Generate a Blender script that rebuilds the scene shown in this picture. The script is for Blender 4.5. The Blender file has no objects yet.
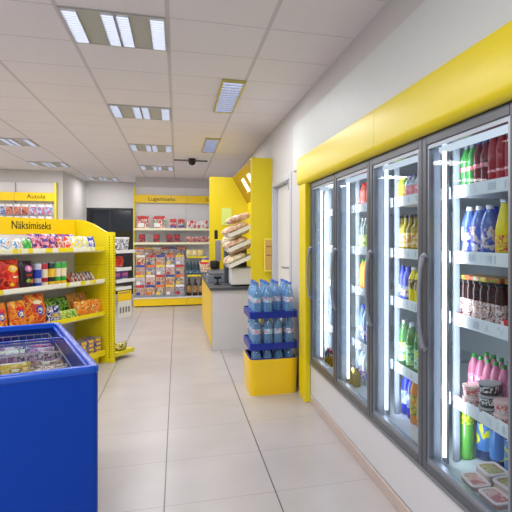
import bpy, bmesh, math, random
from mathutils import Vector, Matrix
R = math.radians
random.seed(4)
COL = bpy.context.scene.collection
SC = bpy.context.scene
H_CEIL = 2.78
XW = 1.13            # face of the right-hand wall

# ------------------------------------------------------------------ materials
def srgb(r, g, b):
    f = lambda c: (c/255/12.92) if c/255 <= .04045 else ((c/255+.055)/1.055)**2.4
    return (f(r), f(g), f(b), 1)
MC = {}
def mat(name, col, rough=.5, metal=0., spec=.5, noise=0., nscale=8., coat=0., emis=None, est=0., bump=0.):
    if name in MC: return MC[name]
    m = bpy.data.materials.new(name); m.use_nodes = True
    nt = m.node_tree; p = nt.nodes['Principled BSDF']
    c = srgb(*col)
    p.inputs['Roughness'].default_value = rough
    p.inputs['Metallic'].default_value = metal
    p.inputs['Specular IOR Level'].default_value = spec
    p.inputs['Coat Weight'].default_value = coat
    tc = nt.nodes.new('ShaderNodeTexCoord')
    nz = nt.nodes.new('ShaderNodeTexNoise'); nz.inputs['Scale'].default_value = nscale
    nt.links.new(tc.outputs['Object'], nz.inputs['Vector'])
    rp = nt.nodes.new('ShaderNodeValToRGB')
    a = max(noise, .015)
    rp.color_ramp.elements[0].color = (c[0]*(1-a), c[1]*(1-a), c[2]*(1-a), 1)
    rp.color_ramp.elements[1].color = (min(1, c[0]*(1+a)), min(1, c[1]*(1+a)), min(1, c[2]*(1+a)), 1)
    nt.links.new(nz.outputs['Fac'], rp.inputs['Fac'])
    nt.links.new(rp.outputs['Color'], p.inputs['Base Color'])
    if bump:
        b = nt.nodes.new('ShaderNodeBump'); b.inputs['Strength'].default_value = bump
        b.inputs['Distance'].default_value = .01
        nt.links.new(nz.outputs['Fac'], b.inputs['Height']); nt.links.new(b.outputs['Normal'], p.inputs['Normal'])
    if emis:
        p.inputs['Emission Color'].default_value = srgb(*emis); p.inputs['Emission Strength'].default_value = est
    MC[name] = m
    return m
def packmat(name, cols, scale=18., rough=.28, stretch=(1, 1, 1)):
    """printed packaging: patches of several inks"""
    if name in MC: return MC[name]
    m = bpy.data.materials.new(name); m.use_nodes = True
    nt = m.node_tree; p = nt.nodes['Principled BSDF']
    p.inputs['Roughness'].default_value = rough
    tc = nt.nodes.new('ShaderNodeTexCoord')
    mp = nt.nodes.new('ShaderNodeMapping'); mp.inputs['Scale'].default_value = stretch
    nz = nt.nodes.new('ShaderNodeTexNoise'); nz.inputs['Scale'].default_value = scale*1.1
    nz.inputs['Detail'].default_value = 2.5; nz.inputs['Distortion'].default_value = .4
    oi = nt.nodes.new('ShaderNodeObjectInfo')
    ad = nt.nodes.new('ShaderNodeVectorMath'); ad.operation = 'ADD'
    sc_ = nt.nodes.new('ShaderNodeMath'); sc_.operation = 'MULTIPLY'; sc_.inputs[1].default_value = 7
    nt.links.new(oi.outputs['Random'], sc_.inputs[0])
    nt.links.new(tc.outputs['Object'], mp.inputs['Vector'])
    nt.links.new(mp.outputs['Vector'], ad.inputs[0]); nt.links.new(sc_.outputs[0], ad.inputs[1])
    nt.links.new(ad.outputs[0], nz.inputs['Vector'])
    rp = nt.nodes.new('ShaderNodeValToRGB'); cr = rp.color_ramp; cr.interpolation = 'CONSTANT'
    n = len(cols)
    # a noise value is centred on .5, so the inks share the range .36 - .64
    for i, c in enumerate(cols):
        pos = 0 if i == 0 else .36 + .28*i/n
        if i < 2: e = cr.elements[i]; e.position = pos
        else: e = cr.elements.new(pos)
        e.color = srgb(*c)
    nt.links.new(nz.outputs['Fac'], rp.inputs['Fac'])
    nt.links.new(rp.outputs['Color'], p.inputs['Base Color'])
    MC[name] = m
    return m
def emat(name, col, st):
    m = bpy.data.materials.new(name); m.use_nodes = True
    nt = m.node_tree; nt.nodes.remove(nt.nodes['Principled BSDF'])
    e = nt.nodes.new('ShaderNodeEmission'); e.inputs[0].default_value = srgb(*col); e.inputs[1].default_value = st
    nt.links.new(e.outputs[0], nt.nodes['Material Output'].inputs['Surface'])
    return m
def glassmat(name, tint, rough=.02, graze=.35, refl=1.):
    """thin clear sheet: straight transmission plus Fresnel reflection"""
    m = bpy.data.materials.new(name); m.use_nodes = True
    nt = m.node_tree; nt.nodes.remove(nt.nodes['Principled BSDF'])
    t = nt.nodes.new('ShaderNodeBsdfTransparent'); t.inputs[0].default_value = srgb(*tint)
    g = nt.nodes.new('ShaderNodeBsdfGlossy'); g.inputs['Roughness'].default_value = rough
    g.inputs[0].default_value = (refl, refl, refl, 1)
    lw = nt.nodes.new('ShaderNodeLayerWeight'); lw.inputs['Blend'].default_value = .5
    pw = nt.nodes.new('ShaderNodeMath'); pw.operation = 'POWER'; pw.inputs[1].default_value = 5
    fr = nt.nodes.new('ShaderNodeMath'); fr.operation = 'MULTIPLY_ADD'; fr.inputs[1].default_value = graze; fr.inputs[2].default_value = .006
    nt.links.new(lw.outputs['Facing'], pw.inputs[0]); nt.links.new(pw.outputs[0], fr.inputs[0])
    mx = nt.nodes.new('ShaderNodeMixShader')
    nt.links.new(fr.outputs[0], mx.inputs[0]); nt.links.new(t.outputs[0], mx.inputs[1]); nt.links.new(g.outputs[0], mx.inputs[2])
    nt.links.new(mx.outputs[0], nt.nodes['Material Output'].inputs['Surface'])
    return m
def plasticmat(name, col, alpha=.6, rough=.12):
    m = bpy.data.materials.new(name); m.use_nodes = True
    p = m.node_tree.nodes['Principled BSDF']
    p.inputs['Base Color'].default_value = srgb(*col); p.inputs['Roughness'].default_value = rough
    nt = m.node_tree
    lw = nt.nodes.new('ShaderNodeLayerWeight'); lw.inputs['Blend'].default_value = .5
    ma = nt.nodes.new('ShaderNodeMath'); ma.operation = 'MULTIPLY_ADD'; ma.use_clamp = True
    ma.inputs[1].default_value = (1-alpha)*1.2; ma.inputs[2].default_value = alpha*.85
    nt.links.new(lw.outputs['Facing'], ma.inputs[0]); nt.links.new(ma.outputs[0], p.inputs['Alpha'])
    p.inputs['Coat Weight'].default_value = .6
    p.inputs['Specular IOR Level'].default_value = .8
    return m
def grid_mat(name, base, line, px, py, ox, oy, wx, wy, lx=1., ly=1., rough=.5, noise=.02, nscale=3., bump=0., base2=None):
    """surface with joints: joints at x = ox + k*px and y = oy + k*py (world metres)"""
    m = bpy.data.materials.new(name); m.use_nodes = True
    nt = m.node_tree; p = nt.nodes['Principled BSDF']; p.inputs['Roughness'].default_value = rough
    tc = nt.nodes.new('ShaderNodeTexCoord'); sp = nt.nodes.new('ShaderNodeSeparateXYZ')
    nt.links.new(tc.outputs['Object'], sp.inputs[0])
    def mth(op, a, b=None, c=None):
        n = nt.nodes.new('ShaderNodeMath'); n.operation = op
        for i, v in enumerate((a, b, c)):
            if v is None: continue
            if isinstance(v, (int, float)): n.inputs[i].default_value = v
            else: nt.links.new(v, n.inputs[i])
        return n.outputs[0]
    def joint(s, per, off, w, amt):
        d = mth('ABSOLUTE', mth('SUBTRACT', mth('FRACT', mth('ADD', mth('DIVIDE', mth('SUBTRACT', s, off), per), .5)), .5))
        return mth('MULTIPLY', mth('LESS_THAN', d, w/per/2), amt)
    j = mth('MAXIMUM', joint(sp.outputs['X'], px, ox, wx, lx), joint(sp.outputs['Y'], py, oy, wy, ly))
    nz = nt.nodes.new('ShaderNodeTexNoise'); nz.inputs['Scale'].default_value = nscale; nz.inputs['Detail'].default_value = 6
    nt.links.new(tc.outputs['Object'], nz.inputs['Vector'])
    rp = nt.nodes.new('ShaderNodeValToRGB'); c = srgb(*base); c2 = srgb(*(base2 or base))
    rp.color_ramp.elements[0].position = .3; rp.color_ramp.elements[1].position = .7
    rp.color_ramp.elements[0].color = tuple(v*(1-noise) for v in c[:3])+(1,)
    rp.color_ramp.elements[1].color = tuple(min(1, v*(1+noise)) for v in c2[:3])+(1,)
    nt.links.new(nz.outputs['Fac'], rp.inputs['Fac'])
    mx = nt.nodes.new('ShaderNodeMixRGB'); mx.inputs[2].default_value = srgb(*line)
    nt.links.new(j, mx.inputs[0]); nt.links.new(rp.outputs['Color'], mx.inputs[1])
    nt.links.new(mx.outputs[0], p.inputs['Base Color'])
    if bump:
        b = nt.nodes.new('ShaderNodeBump'); b.inputs['Strength'].default_value = bump; b.inputs['Distance'].default_value = .003
        b.invert = True
        nt.links.new(j, b.inputs['Height']); nt.links.new(b.outputs['Normal'], p.inputs['Normal'])
    return m

YEL = mat('yellow laminate', (236, 214, 8), .38, noise=.03)
YEL2 = mat('yellow sign board', (252, 212, 12), .4)
YELM = mat('yellow powder coat', (240, 222, 20), .4, noise=.03)
WALL = mat('painted wall', (206, 203, 202), .75, noise=.02)
WALLP = mat('grey wall panel', (206, 210, 208), .5, noise=.02)
WHITE = mat('white laminate', (226, 226, 230), .4)
WMET = mat('white metal', (232, 232, 228), .35)
GREYP = mat('light grey back panel', (228, 228, 224), .5)
DGREY = mat('dark grey door frame', (86, 91, 100), .35, metal=.3)
ALU = mat('brushed aluminium', (156, 164, 176), .32, metal=.7, noise=.06, nscale=40)
ALUL = mat('pale anodised profile', (208, 214, 222), .3, metal=.3)
BLACK = mat('black plastic', (22, 22, 26), .35)
CTOP = mat('dark grey worktop', (72, 76, 84), .4, noise=.05)
BLUE = mat('blue freezer enamel', (0, 64, 178), .4, spec=.25, noise=.02)
BLUER = mat('blue freezer rim', (18, 84, 204), .25)
TRAYB = mat('blue display tray', (10, 40, 150), .35)
CARD = mat('tan card', (205, 165, 85), .6)
SKIRT = mat('beige tile skirting', (196, 178, 168), .45, noise=.05)
FLOOR = grid_mat('floor tiles', (184, 178, 178), (78, 70, 72), .606, .627, -.066, 3.13, .007, .005, 1., .5, rough=.3, noise=.035, nscale=2.2, bump=.3, base2=(190, 184, 184))
CEIL = grid_mat('ceiling tiles', (236, 231, 233), (200, 196, 198), .61, .6, -.055, 3.48, .026, .012, .75, .8, rough=.9, noise=.012, nscale=30)
GLASS = glassmat('door glass', (238, 244, 246))
GLASSL = glassmat('freezer lid glass', (232, 236, 238), .05, .1)
DARKG = mat('night dark glazing', (14, 16, 24), .08, spec=.6)

# ------------------------------------------------------------------ mesh helpers
def box(bm, x0, x1, y0, y1, z0, z1, bev=0., seg=2, mi=0):
    r = bmesh.ops.create_cube(bm, size=1)
    vs = r['verts']
    for v in vs:
        v.co = Vector((x0+(v.co.x+.5)*(x1-x0), y0+(v.co.y+.5)*(y1-y0), z0+(v.co.z+.5)*(z1-z0)))
    if mi:
        for f in {f for v in vs for f in v.link_faces}: f.material_index = mi
    if bev:
        es = list({e for v in vs for e in v.link_edges})
        bmesh.ops.bevel(bm, geom=es, offset=bev, segments=seg, affect='EDGES', profile=.5)
def lathe(bm, prof, seg=14, c=(0, 0, 0), cap=True):
    rings = []
    for r, z in prof:
        rings.append([bm.verts.new((c[0]+r*math.cos(2*math.pi*i/seg), c[1]+r*math.sin(2*math.pi*i/seg), c[2]+z)) for i in range(seg)])
    for a, b in zip(rings, rings[1:]):
        for i in range(seg):
            bm.faces.new((a[i], a[(i+1) % seg], b[(i+1) % seg], b[i]))
    if cap:
        bm.faces.new(rings[0][::-1]); bm.faces.new(rings[-1])
def tube(bm, pts, r, seg=8):
    pts = [Vector(p) for p in pts]
    rings = []
    for i, p in enumerate(pts):
        d = (pts[min(i+1, len(pts)-1)]-pts[max(i-1, 0)]).normalized()
        up = Vector((0, 0, 1)) if abs(d.z) < .9 else Vector((0, 1, 0))
        a = d.cross(up).normalized(); b = d.cross(a)
        rr = r[i] if isinstance(r, (list, tuple)) else r
        rings.append([bm.verts.new(p+a*rr*math.cos(2*math.pi*k/seg)+b*rr*math.sin(2*math.pi*k/seg)) for k in range(seg)])
    for A, B in zip(rings, rings[1:]):
        for i in range(seg): bm.faces.new((A[i], A[(i+1) % seg], B[(i+1) % seg], B[i]))
    bm.faces.new(rings[0][::-1]); bm.faces.new(rings[-1])
def prism(bm, pts, axis, a, b):
    """polygon given in the two other axes, extruded along axis from a to b"""
    def mk(p, t):
        if axis == 'x': return (t, p[0], p[1])
        if axis == 'y': return (p[0], t, p[1])
        return (p[0], p[1], t)
    A = [bm.verts.new(mk(p, a)) for p in pts]; B = [bm.verts.new(mk(p, b)) for p in pts]
    n = len(pts)
    for i in range(n): bm.faces.new((A[i], A[(i+1) % n], B[(i+1) % n], B[i]))
    bm.faces.new(A[::-1]); bm.faces.new(B)
def roundrect(x0, x1, y0, y1, r, n=5):
    pts = []
    for cx, cy, a0 in ((x1-r, y1-r, 0), (x0+r, y1-r, 90), (x0+r, y0+r, 180), (x1-r, y0+r, 270)):
        for k in range(n+1):
            a = R(a0+90*k/n); pts.append((cx+r*math.cos(a), cy+r*math.sin(a)))
    return pts
def obj(name, bm, m, parent=None, smooth=False):
    bmesh.ops.recalc_face_normals(bm, faces=bm.faces)
    me = bpy.data.meshes.new(name); bm.to_mesh(me); bm.free()
    for mm in (m if isinstance(m, (list, tuple)) else [m]): me.materials.append(mm)
    if smooth:
        for p in me.polygons: p.use_smooth = True
        try: me.set_sharp_from_angle(angle=R(42))
        except Exception: pass
    o = bpy.data.objects.new(name, me); COL.objects.link(o)
    if parent: o.parent = parent
    return o
def NB(): return bmesh.new()
def bx(name, m, parent, *a, **k):
    bm = NB(); box(bm, *a, **k); return obj(name, bm, m, parent)
def tag(o, label, cat, group=None, kind=None):
    o['label'] = label; o['category'] = cat
    if group: o['group'] = group
    if kind: o['kind'] = kind
    return o
def empty(name, loc=(0, 0, 0), rz=0.):
    o = bpy.data.objects.new(name, None); COL.objects.link(o)
    o.location = loc; o.rotation_euler = (0, 0, rz); o.empty_display_size = .05
    return o
def struct(o):
    o['kind'] = 'structure'; return o
def text(s, size, m, parent, loc, rot, name='lettering', depth=.0015, align='LEFT', sx=1.):
    cu = bpy.data.curves.new('t', 'FONT'); cu.body = s; cu.size = size; cu.extrude = depth
    cu.align_x = align; cu.resolution_u = 3
    to = bpy.data.objects.new('t', cu); COL.objects.link(to)
    bpy.context.view_layer.update()
    me = bpy.data.meshes.new_from_object(to.evaluated_get(bpy.context.evaluated_depsgraph_get()))
    bpy.data.objects.remove(to); bpy.data.curves.remove(cu)
    me.materials.clear(); me.materials.append(m)
    o = bpy.data.objects.new(name, me); COL.objects.link(o); o.parent = parent
    o.location = loc; o.rotation_euler = rot; o.scale = (sx, 1, 1)
    return o
def copy_tree(o, parent=None):
    c = o.copy(); COL.objects.link(c); c.parent = parent
    for ch in list(o.children): copy_tree(ch, c)
    return c
PROTO = {}
def spawn(key, build, loc, rz, label, cat, group=None, scale=None, rx=0., ry=0.):
    if key in PROTO: o = copy_tree(PROTO[key])
    else: o = build(); PROTO[key] = o
    o.location = loc; o.rotation_euler = (rx, ry, rz)
    o.scale = scale if scale else (1, 1, 1)
    tag(o, label, cat, group)
    if not group and 'group' in o: del o['group']
    return o
ORD = ['first', 'second', 'third', 'fourth', 'fifth', 'sixth', 'seventh', 'eighth', 'ninth', 'tenth', 'eleventh', 'twelfth', 'thirteenth', 'fourteenth']

# ---- product builders (front faces local -Y, standing on z = 0)
def bottle(name, h, r, body, cap, lab, neck=.3, shape='soda', lz=(.3, .62), capr=None, nr=None):
    def b():
        nr_ = nr or r*.36
        bm = NB(); z1 = h*(1-neck)
        if shape == 'soda':
            pr = [(r*.8, 0), (r*.97, h*.03), (r, h*.08), (r*.94, h*.25), (r*.94, h*.3), (r, z1-h*.05), (r*.97, z1), (r*.75, z1+h*neck*.35), (nr_, z1+h*neck*.75), (nr_, h*.955)]
        elif shape == 'jar':
            pr = [(r*.9, 0), (r, h*.03), (r, h*.8), (r*.85, h*.88), (nr_, h*.9), (nr_, h*.93)]
        elif shape == 'wine':
            pr = [(r*.9, 0), (r, h*.02), (r, z1-h*.06), (r*.85, z1), (nr_*1.2, z1+h*.09), (nr_, h*.9), (nr_, h*.97)]
        else:   # water
            pr = [(r*.75, 0), (r*.95, h*.02), (r, h*.06), (r*.92, h*.12), (r, h*.17), (r*.92, h*.22), (r, h*.3), (r, h*.52), (r*.93, h*.56), (r*.97, h*.6), (r*.82, h*.7), (r*.55, h*.8), (nr_*1.1, h*.88), (nr_, h*.94)]
        lathe(bm, pr); o = obj(name, bm, body, None, True)
        if cap:
            bm = NB(); cr = capr or nr_*1.2
            lathe(bm, [(cr, h*.925), (cr, h*.99), (cr*.9, h)], 10); obj('cap', bm, cap, o, True)
        if lab:
            bm = NB(); lathe(bm, [(r*1.012, h*lz[0]), (r*1.012, h*lz[1])], 14, cap=False); obj('paper_label', bm, lab, o, True)
        return o
    return b
def can(name, h, r, body, top, bands=()):
    def b():
        bm = NB(); lathe(bm, [(r*.85, 0), (r, h*.03), (r, h*.95), (r*.9, h*.97)], 14); o = obj(name, bm, body, None, True)
        bm = NB(); lathe(bm, [(r*.93, h*.97), (r*.93, h)], 14); obj('lid', bm, top, o, True)
        for z0, z1, m in bands:
            bm = NB(); lathe(bm, [(r*1.012, h*z0), (r*1.012, h*z1)], 14, cap=False); obj('paper_label', bm, m, o, True)
        return o
    return b
def bag_pt(u, v, w, h, d, s=-1, e=0.):
    t = (max(0, 1-abs(u)**2.6))**.6*(max(0, 1-abs(v/.9)**3.2) if abs(v) < .9 else 0)**.6
    wr = .004*math.sin(9*u+5*v)*t + .003*math.sin(17*v+3*u)*t
    x = u*w/2*(1-.07*(1-abs(v)**2))
    return Vector((x, s*(t*d/2+wr+.0012+e), (v+1)/2*h))
def bag(name, w, h, d, body, logos=()):
    def b():
        bm = NB(); n = 10
        for s in (-1, 1):
            g = [[bm.verts.new(bag_pt(-1+2*i/n, -1+2*j/n, w, h, d, s)) for i in range(n+1)] for j in range(n+1)]
            for j in range(n):
                for i in range(n): bm.faces.new((g[j][i], g[j][i+1], g[j+1][i+1], g[j+1][i]))
        bmesh.ops.remove_doubles(bm, verts=bm.verts, dist=.0026)
        o = obj(name, bm, body, None, True)
        for (uc, vc, ru, rv, m) in logos:
            bm = NB(); c = bm.verts.new(bag_pt(uc, vc, w, h, d, -1, .003)); prev = None
            for q in (.5, 1):
                ring = [bm.verts.new(bag_pt(uc+q*ru*math.cos(2*math.pi*k/16), vc+q*rv*math.sin(2*math.pi*k/16), w, h, d, -1, .003)) for k in range(16)]
                for k in range(16):
                    k2 = (k+1) % 16
                    if prev is None: bm.faces.new((c, ring[k], ring[k2]))
                    else: bm.faces.new((prev[k], ring[k], ring[k2], prev[k2]))
                prev = ring
            obj('printed_emblem', bm, m, o, True)
        return o
    return b
def carton(name, w, d, h, body, front=(), bev=.003):
    """front = (x0,x1,z0,z1,mat) fractions printed on the front face"""
    def b():
        bm = NB(); box(bm, -w/2, w/2, -d/2, d/2, 0, h, bev, 1); o = obj(name, bm, body)
        for (a, c, e, f, m) in front:
            bx('printed_panel', m, o, -w/2+a*w, -w/2+c*w, -d/2-.0015, -d/2+.0005, e*h, f*h)
        return o
    return b
def tub(name, r, h, body, lid, band=None):
    def b():
        bm = NB(); lathe(bm, [(r*.8, 0), (r*.84, h*.05), (r*.97, h*.86), (r*.97, h*.9)], 18); o = obj(name, bm, body, None, True)
        bm = NB(); lathe(bm, [(r*1.03, h*.86), (r*1.03, h*.98), (r*.95, h)], 18); obj('lid', bm, lid, o, True)
        if band:
            bm = NB(); lathe(bm, [(r*.91, h*.25), (r*.985, h*.78)], 18, cap=False); obj('paper_label', bm, band, o, True)
        return o
    return b
def meat_tray(name, w, d, h, shell, film, food):
    def b():
        bm = NB(); prism(bm, roundrect(-w/2, w/2, -d/2, d/2, .02), 'z', 0, h); o = obj(name, bm, shell)
        bm = NB(); prism(bm, roundrect(-w/2+.012, w/2-.012, -d/2+.012, d/2-.012, .015), 'z', h, h+.004); obj('contents', bm, food, o)
        bm = NB()
        outer = roundrect(-w/2-.004, w/2+.004, -d/2-.004, d/2+.004, .022); inner = roundrect(-w/2+.01, w/2-.01, -d/2+.01, d/2-.01, .016)
        A = [bm.verts.new((p[0], p[1], h+.006)) for p in outer]; B = [bm.verts.new((p[0], p[1], h+.006)) for p in inner]
        for i in range(len(A)):
            j = (i+1) % len(A); bm.faces.new((A[i], A[j], B[j], B[i]))
        r = bmesh.ops.extrude_face_region(bm, geom=bm.faces[:])
        for v in r['geom']:
            if isinstance(v, bmesh.types.BMVert): v.co.z -= .006
        obj('rim', bm, film, o)
        return o
    return b

# ================================================================== SETTING
bm = NB(); box(bm, -5.2, XW+.1, -3, 14.1, -.1, 0); struct(obj('floor', bm, FLOOR))
bm = NB(); box(bm, -5.2, XW+.1, -3, 14.1, H_CEIL, H_CEIL+.1); struct(obj('ceiling', bm, CEIL))
bm = NB()
for a in ((-3, 1.57, 0, H_CEIL), (1.57, 4.75, 1.985, H_CEIL), (4.75, 5.62, 0, H_CEIL), (5.62, 6.74, 2.115, H_CEIL), (6.74, 12.75, 0, H_CEIL)):
    box(bm, XW, XW+.11, *a)
struct(obj('wall_right', bm, WALL))
bm = NB(); box(bm, -.86, XW+.11, 12.7, 12.8, 0, H_CEIL); box(bm, -.86, -.8, 12.8, 14.1, 0, H_CEIL); struct(obj('wall_back', bm, WALL))
bm = NB(); box(bm, -2.2, -2.02, 14.02, 14.12, 0, H_CEIL); box(bm, -1.0, -.86, 14.02, 14.12, 0, H_CEIL)
box(bm, -2.02, -1.0, 14.02, 14.12, 2.16, H_CEIL); box(bm, -2.02, -1.0, 14.02, 14.12, 0, .12); struct(obj('wall_far', bm, WALL))
bm = NB(); prism(bm, [(-5.2, 12.05), (-2.16, 12.05), (-2.03, 14.1), (-2.2, 14.1), (-2.3, 12.15), (-5.2, 12.15)], 'z', 0, H_CEIL); struct(obj('wall_inner', bm, WALL))
bm = NB(); box(bm, -5.3, -5.2, -3, 12.1, 0, H_CEIL); struct(obj('wall_left', bm, WALL))
# skirting along the right-hand wall and below the fridges
bm = NB(); box(bm, XW-.012, XW, .2, 4.7, 0, .075, .003, 1); struct(obj('baseboard_right', bm, SKIRT))
bm = NB(); box(bm, XW-.014, XW, 5.3, 5.58, 0, .075, .003, 1); struct(obj('baseboard_door', bm, SKIRT))
# panelled bulkhead above the fridges
bm = NB(); box(bm, XW-.04, XW, .2, 5.33, 2.1, 2.545, .004, 1); struct(obj('trim_1', bm, WALLP))
# yellow surround: soffit with a rounded lower lip, and post
bm = NB()
pr = [(XW+.02, 1.985), (XW-.005, 1.985), (XW-.005, 1.94)] + [(XW-.02-.045*math.sin(R(a)), 1.975-.045*math.cos(R(a))) for a in range(0, 91, 15)] + [(XW-.065, 2.165), (XW-.06, 2.18), (XW-.001, 2.18), (XW-.001, 2.0)]
def prof_y(bm, pr, y0, y1): prism(bm, [(p[0], p[1]) for p in pr], 'y', y0, y1)
prof_y(bm, pr, .2, 2.93); prof_y(bm, pr, 2.934, 5.03)
struct(obj('trim_2', bm, YEL, None, True))
bm = NB(); box(bm, XW-.05, XW-.0005, 4.74, 5.0, 0, 1.935, .006, 2); struct(obj('trim_3', bm, YEL))
bm = NB(); box(bm, XW-.05, XW-.0005, 1.1, 1.57, 0, 1.935, .006, 2); struct(obj('trim_4', bm, YEL))

bm = NB(); box(bm, XW-.004, XW, .2, 3.2, 2.547, 2.556); struct(obj('gap_shadow_strip', bm, mat('shadow gap', (96, 88, 84), .8)))  # flat dark strip: the gap's shadow over the bulkhead is put into its colour
# side door in the right wall
d = empty('door_1', (XW, 5.62, 0)); struct(d)
bx('door_leaf', WHITE, d, .055, .095, .04, 1.08, .008, 2.06)
bm = NB()
box(bm, -.012, .11, -.05, .03, 0, 2.14, .004, 1); box(bm, -.012, .11, 1.09, 1.13, 0, 2.14, .004, 1); box(bm, -.012, .11, .03, 1.09, 2.07, 2.14, .004, 1)
obj('door_frame', bm, mat('door frame paint', (196, 198, 204), .4), d)
bm = NB(); tube(bm, [(.03, .26, 1.13), (-.015, .26, 1.13), (-.02, .28, 1.13), (-.02, .40, 1.13)], .011); obj('door_handle', bm, ALU, d, True)
bx('lock_plate', ALU, d, .048, .056, .235, .285, .95, 1.2)
bx('door_closer', mat('grey closer', (150, 152, 156), .4), d, .0, .05, .03, .16, 1.96, 2.06, bev=.004)

# far dark glazed door
d = empty('door_2', (-2.02, 14.02, 0)); struct(d)
bm = NB()
for a in ((0, .05, 0, .06, .12, 2.16), (.97, 1.02, 0, .06, .12, 2.16), (.05, .97, 0, .06, 2.11, 2.16), (.05, .97, 0, .06, .12, .2), (.49, .53, 0, .06, .2, 2.11)): box(bm, *a)
obj('door_frame', bm, mat('dark door frame', (30, 32, 38), .4), d)
bx('glass_pane', DARKG, d, .05, .49, .02, .035, .2, 2.11); bx('glass_pane', DARKG, d, .53, .97, .02, .035, .2, 2.11)

# ------------------------------------------------------------------ ceiling lights
LAMP = emat('lamp louvre glow', (246, 247, 255), 2.6)
LAMPB = emat('bluish louvre glow', (232, 238, 255), 2.3)
HOUS = mat('fixture housing', (196, 194, 188), .4, metal=.2)
SLAT = mat('louvre slats', (190, 195, 205), .3, metal=.6)
BLANK = mat('fixture blank panel', (186, 186, 176), .5)
def build_light():
    o = empty('ceiling_light')
    bm = NB()
    for a in ((-.295, .295, -.295, -.285), (-.295, .295, .285, .295), (-.295, -.287, -.285, .285), (.287, .295, -.285, .285)):
        box(bm, *a, -.012, -.001)
    obj('fixture_frame', bm, HOUS, o)
    bx('blank_panel', BLANK, o, -.2, -.075, -.285, .285, -.008, -.001)
    bx('blank_panel', BLANK, o, .085, .2, -.285, .285, -.008, -.001)
    for x0, x1 in ((-.287, -.2), (-.075, .0), (.01, .085), (.2, .287)):
        l = bx('lamp_strip', LAMP, o, x0+.004, x1-.004, -.28, .28, -.003, -.001)
        bm = NB()
        for k in range(15):
            y = -.27+.0385*k; box(bm, x0+.002, x1-.002, y-.002, y+.002, -.016, -.003)
        box(bm, x0, x0+.003, -.285, .285, -.018, -.001); box(bm, x1-.003, x1, -.285, .285, -.018, -.001)
        obj('louvre', bm, SLAT, l)
    return o
def area(x, y, z, sx, sy, e, col=(1, .985, .975), rot=(0, 0, 0)):
    l = bpy.data.lights.new('lamp_light', 'AREA'); l.shape = 'RECTANGLE'; l.size = sx; l.size_y = sy; l.energy = e; l.color = col
    o = bpy.data.objects.new('lamp_light', l); COL.objects.link(o); o.location = (x, y, z); o.rotation_euler = rot
    return o
ROWN = ['nearest', 'second', 'third', 'fourth']
for ci, x in enumerate((-.36, -2.19, -4.02)):
    for k, y in enumerate((1.38, 3.78, 6.18, 8.58, 10.98)):
        vis = (ci == 0 and k > 0) or (ci == 1 and k > 2)
        nm = ['', 'nearest', 'second nearest', 'third nearest', 'farthest']
        if vis:
            lb = ('square louvred ceiling light, %s of the four in the row above the aisle' % nm[k]) if ci == 0 else \
                 ('square louvred ceiling light above the snack shelves, %s of the two in the left row' % ('nearer' if k == 3 else 'farther'))
            spawn('light', build_light, (x, y, H_CEIL), 0, lb, 'ceiling light', 'square louvred ceiling lights')
        area(x, y, H_CEIL-.03, .56, .56, 19)
for k in (-1.0,): area(-.36, k, H_CEIL-.03, .56, .56, 20); area(-2.2, k, H_CEIL-.03, .56, .56, 20)
spawn('light', build_light, (-1.58, 13.3, H_CEIL), 0, 'square louvred ceiling light before the dark glazed door at the far end', 'ceiling light', 'square louvred ceiling lights')
area(-1.5, 13.2, H_CEIL-.03, .5, .5, 11)
def build_slot():
    o = empty('slot_light')
    bm = NB()
    for a in ((-.1, .1, -.6, -.585), (-.1, .1, .585, .6), (-.1, -.085, -.585, .585), (.085, .1, -.585, .585)): box(bm, *a, -.02, -.001)
    obj('fixture_frame', bm, mat('brass edge frame', (196, 186, 110), .35, metal=.3), o)
    l = bx('lamp_strip', LAMPB, o, -.083, .083, -.58, .58, -.003, -.001)
    bm = NB()
    for k in range(14):
        y = -.56+.086*k; box(bm, -.085, .085, y-.012, y+.012, -.02, -.004)
    obj('louvre', bm, mat('dark blue grey louvre', (150, 156, 178), .25, metal=.6), l)
    return o
for y, n in ((5.28, 'nearer'), (8.1, 'farther')):
    spawn('slot', build_slot, (.46, y, H_CEIL), 0, 'long narrow louvred ceiling light with brassy rim, %s of the pair' % n, 'ceiling light', 'narrow louvred ceiling lights')
    area(.46, y, H_CEIL-.03, .16, 1.1, 12, (.95, .97, 1))
# dome camera and its rail
c = empty('security_camera', (.24, 9.55, H_CEIL))
bm = NB(); lathe(bm, [(.06, -.001), (.062, -.02), (.05, -.04)], 16); obj('mount', bm, BLACK, c, True)
bm = NB(); lathe(bm, [(.062, -.04), (.06, -.07), (.045, -.1), (.01, -.115)], 16); obj('dome', bm, mat('smoked dome', (30, 26, 26), .1), c, True)
tag(c, 'small black dome security camera hanging from the ceiling', 'camera')
o = bx('ceiling_rail', mat('grey rail', (120, 112, 108), .5), None, -.05, .5, 9.7, 9.725, H_CEIL-.025, H_CEIL-.001); tag(o, 'thin grey rail on the ceiling behind the dome camera', 'rail')

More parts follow.
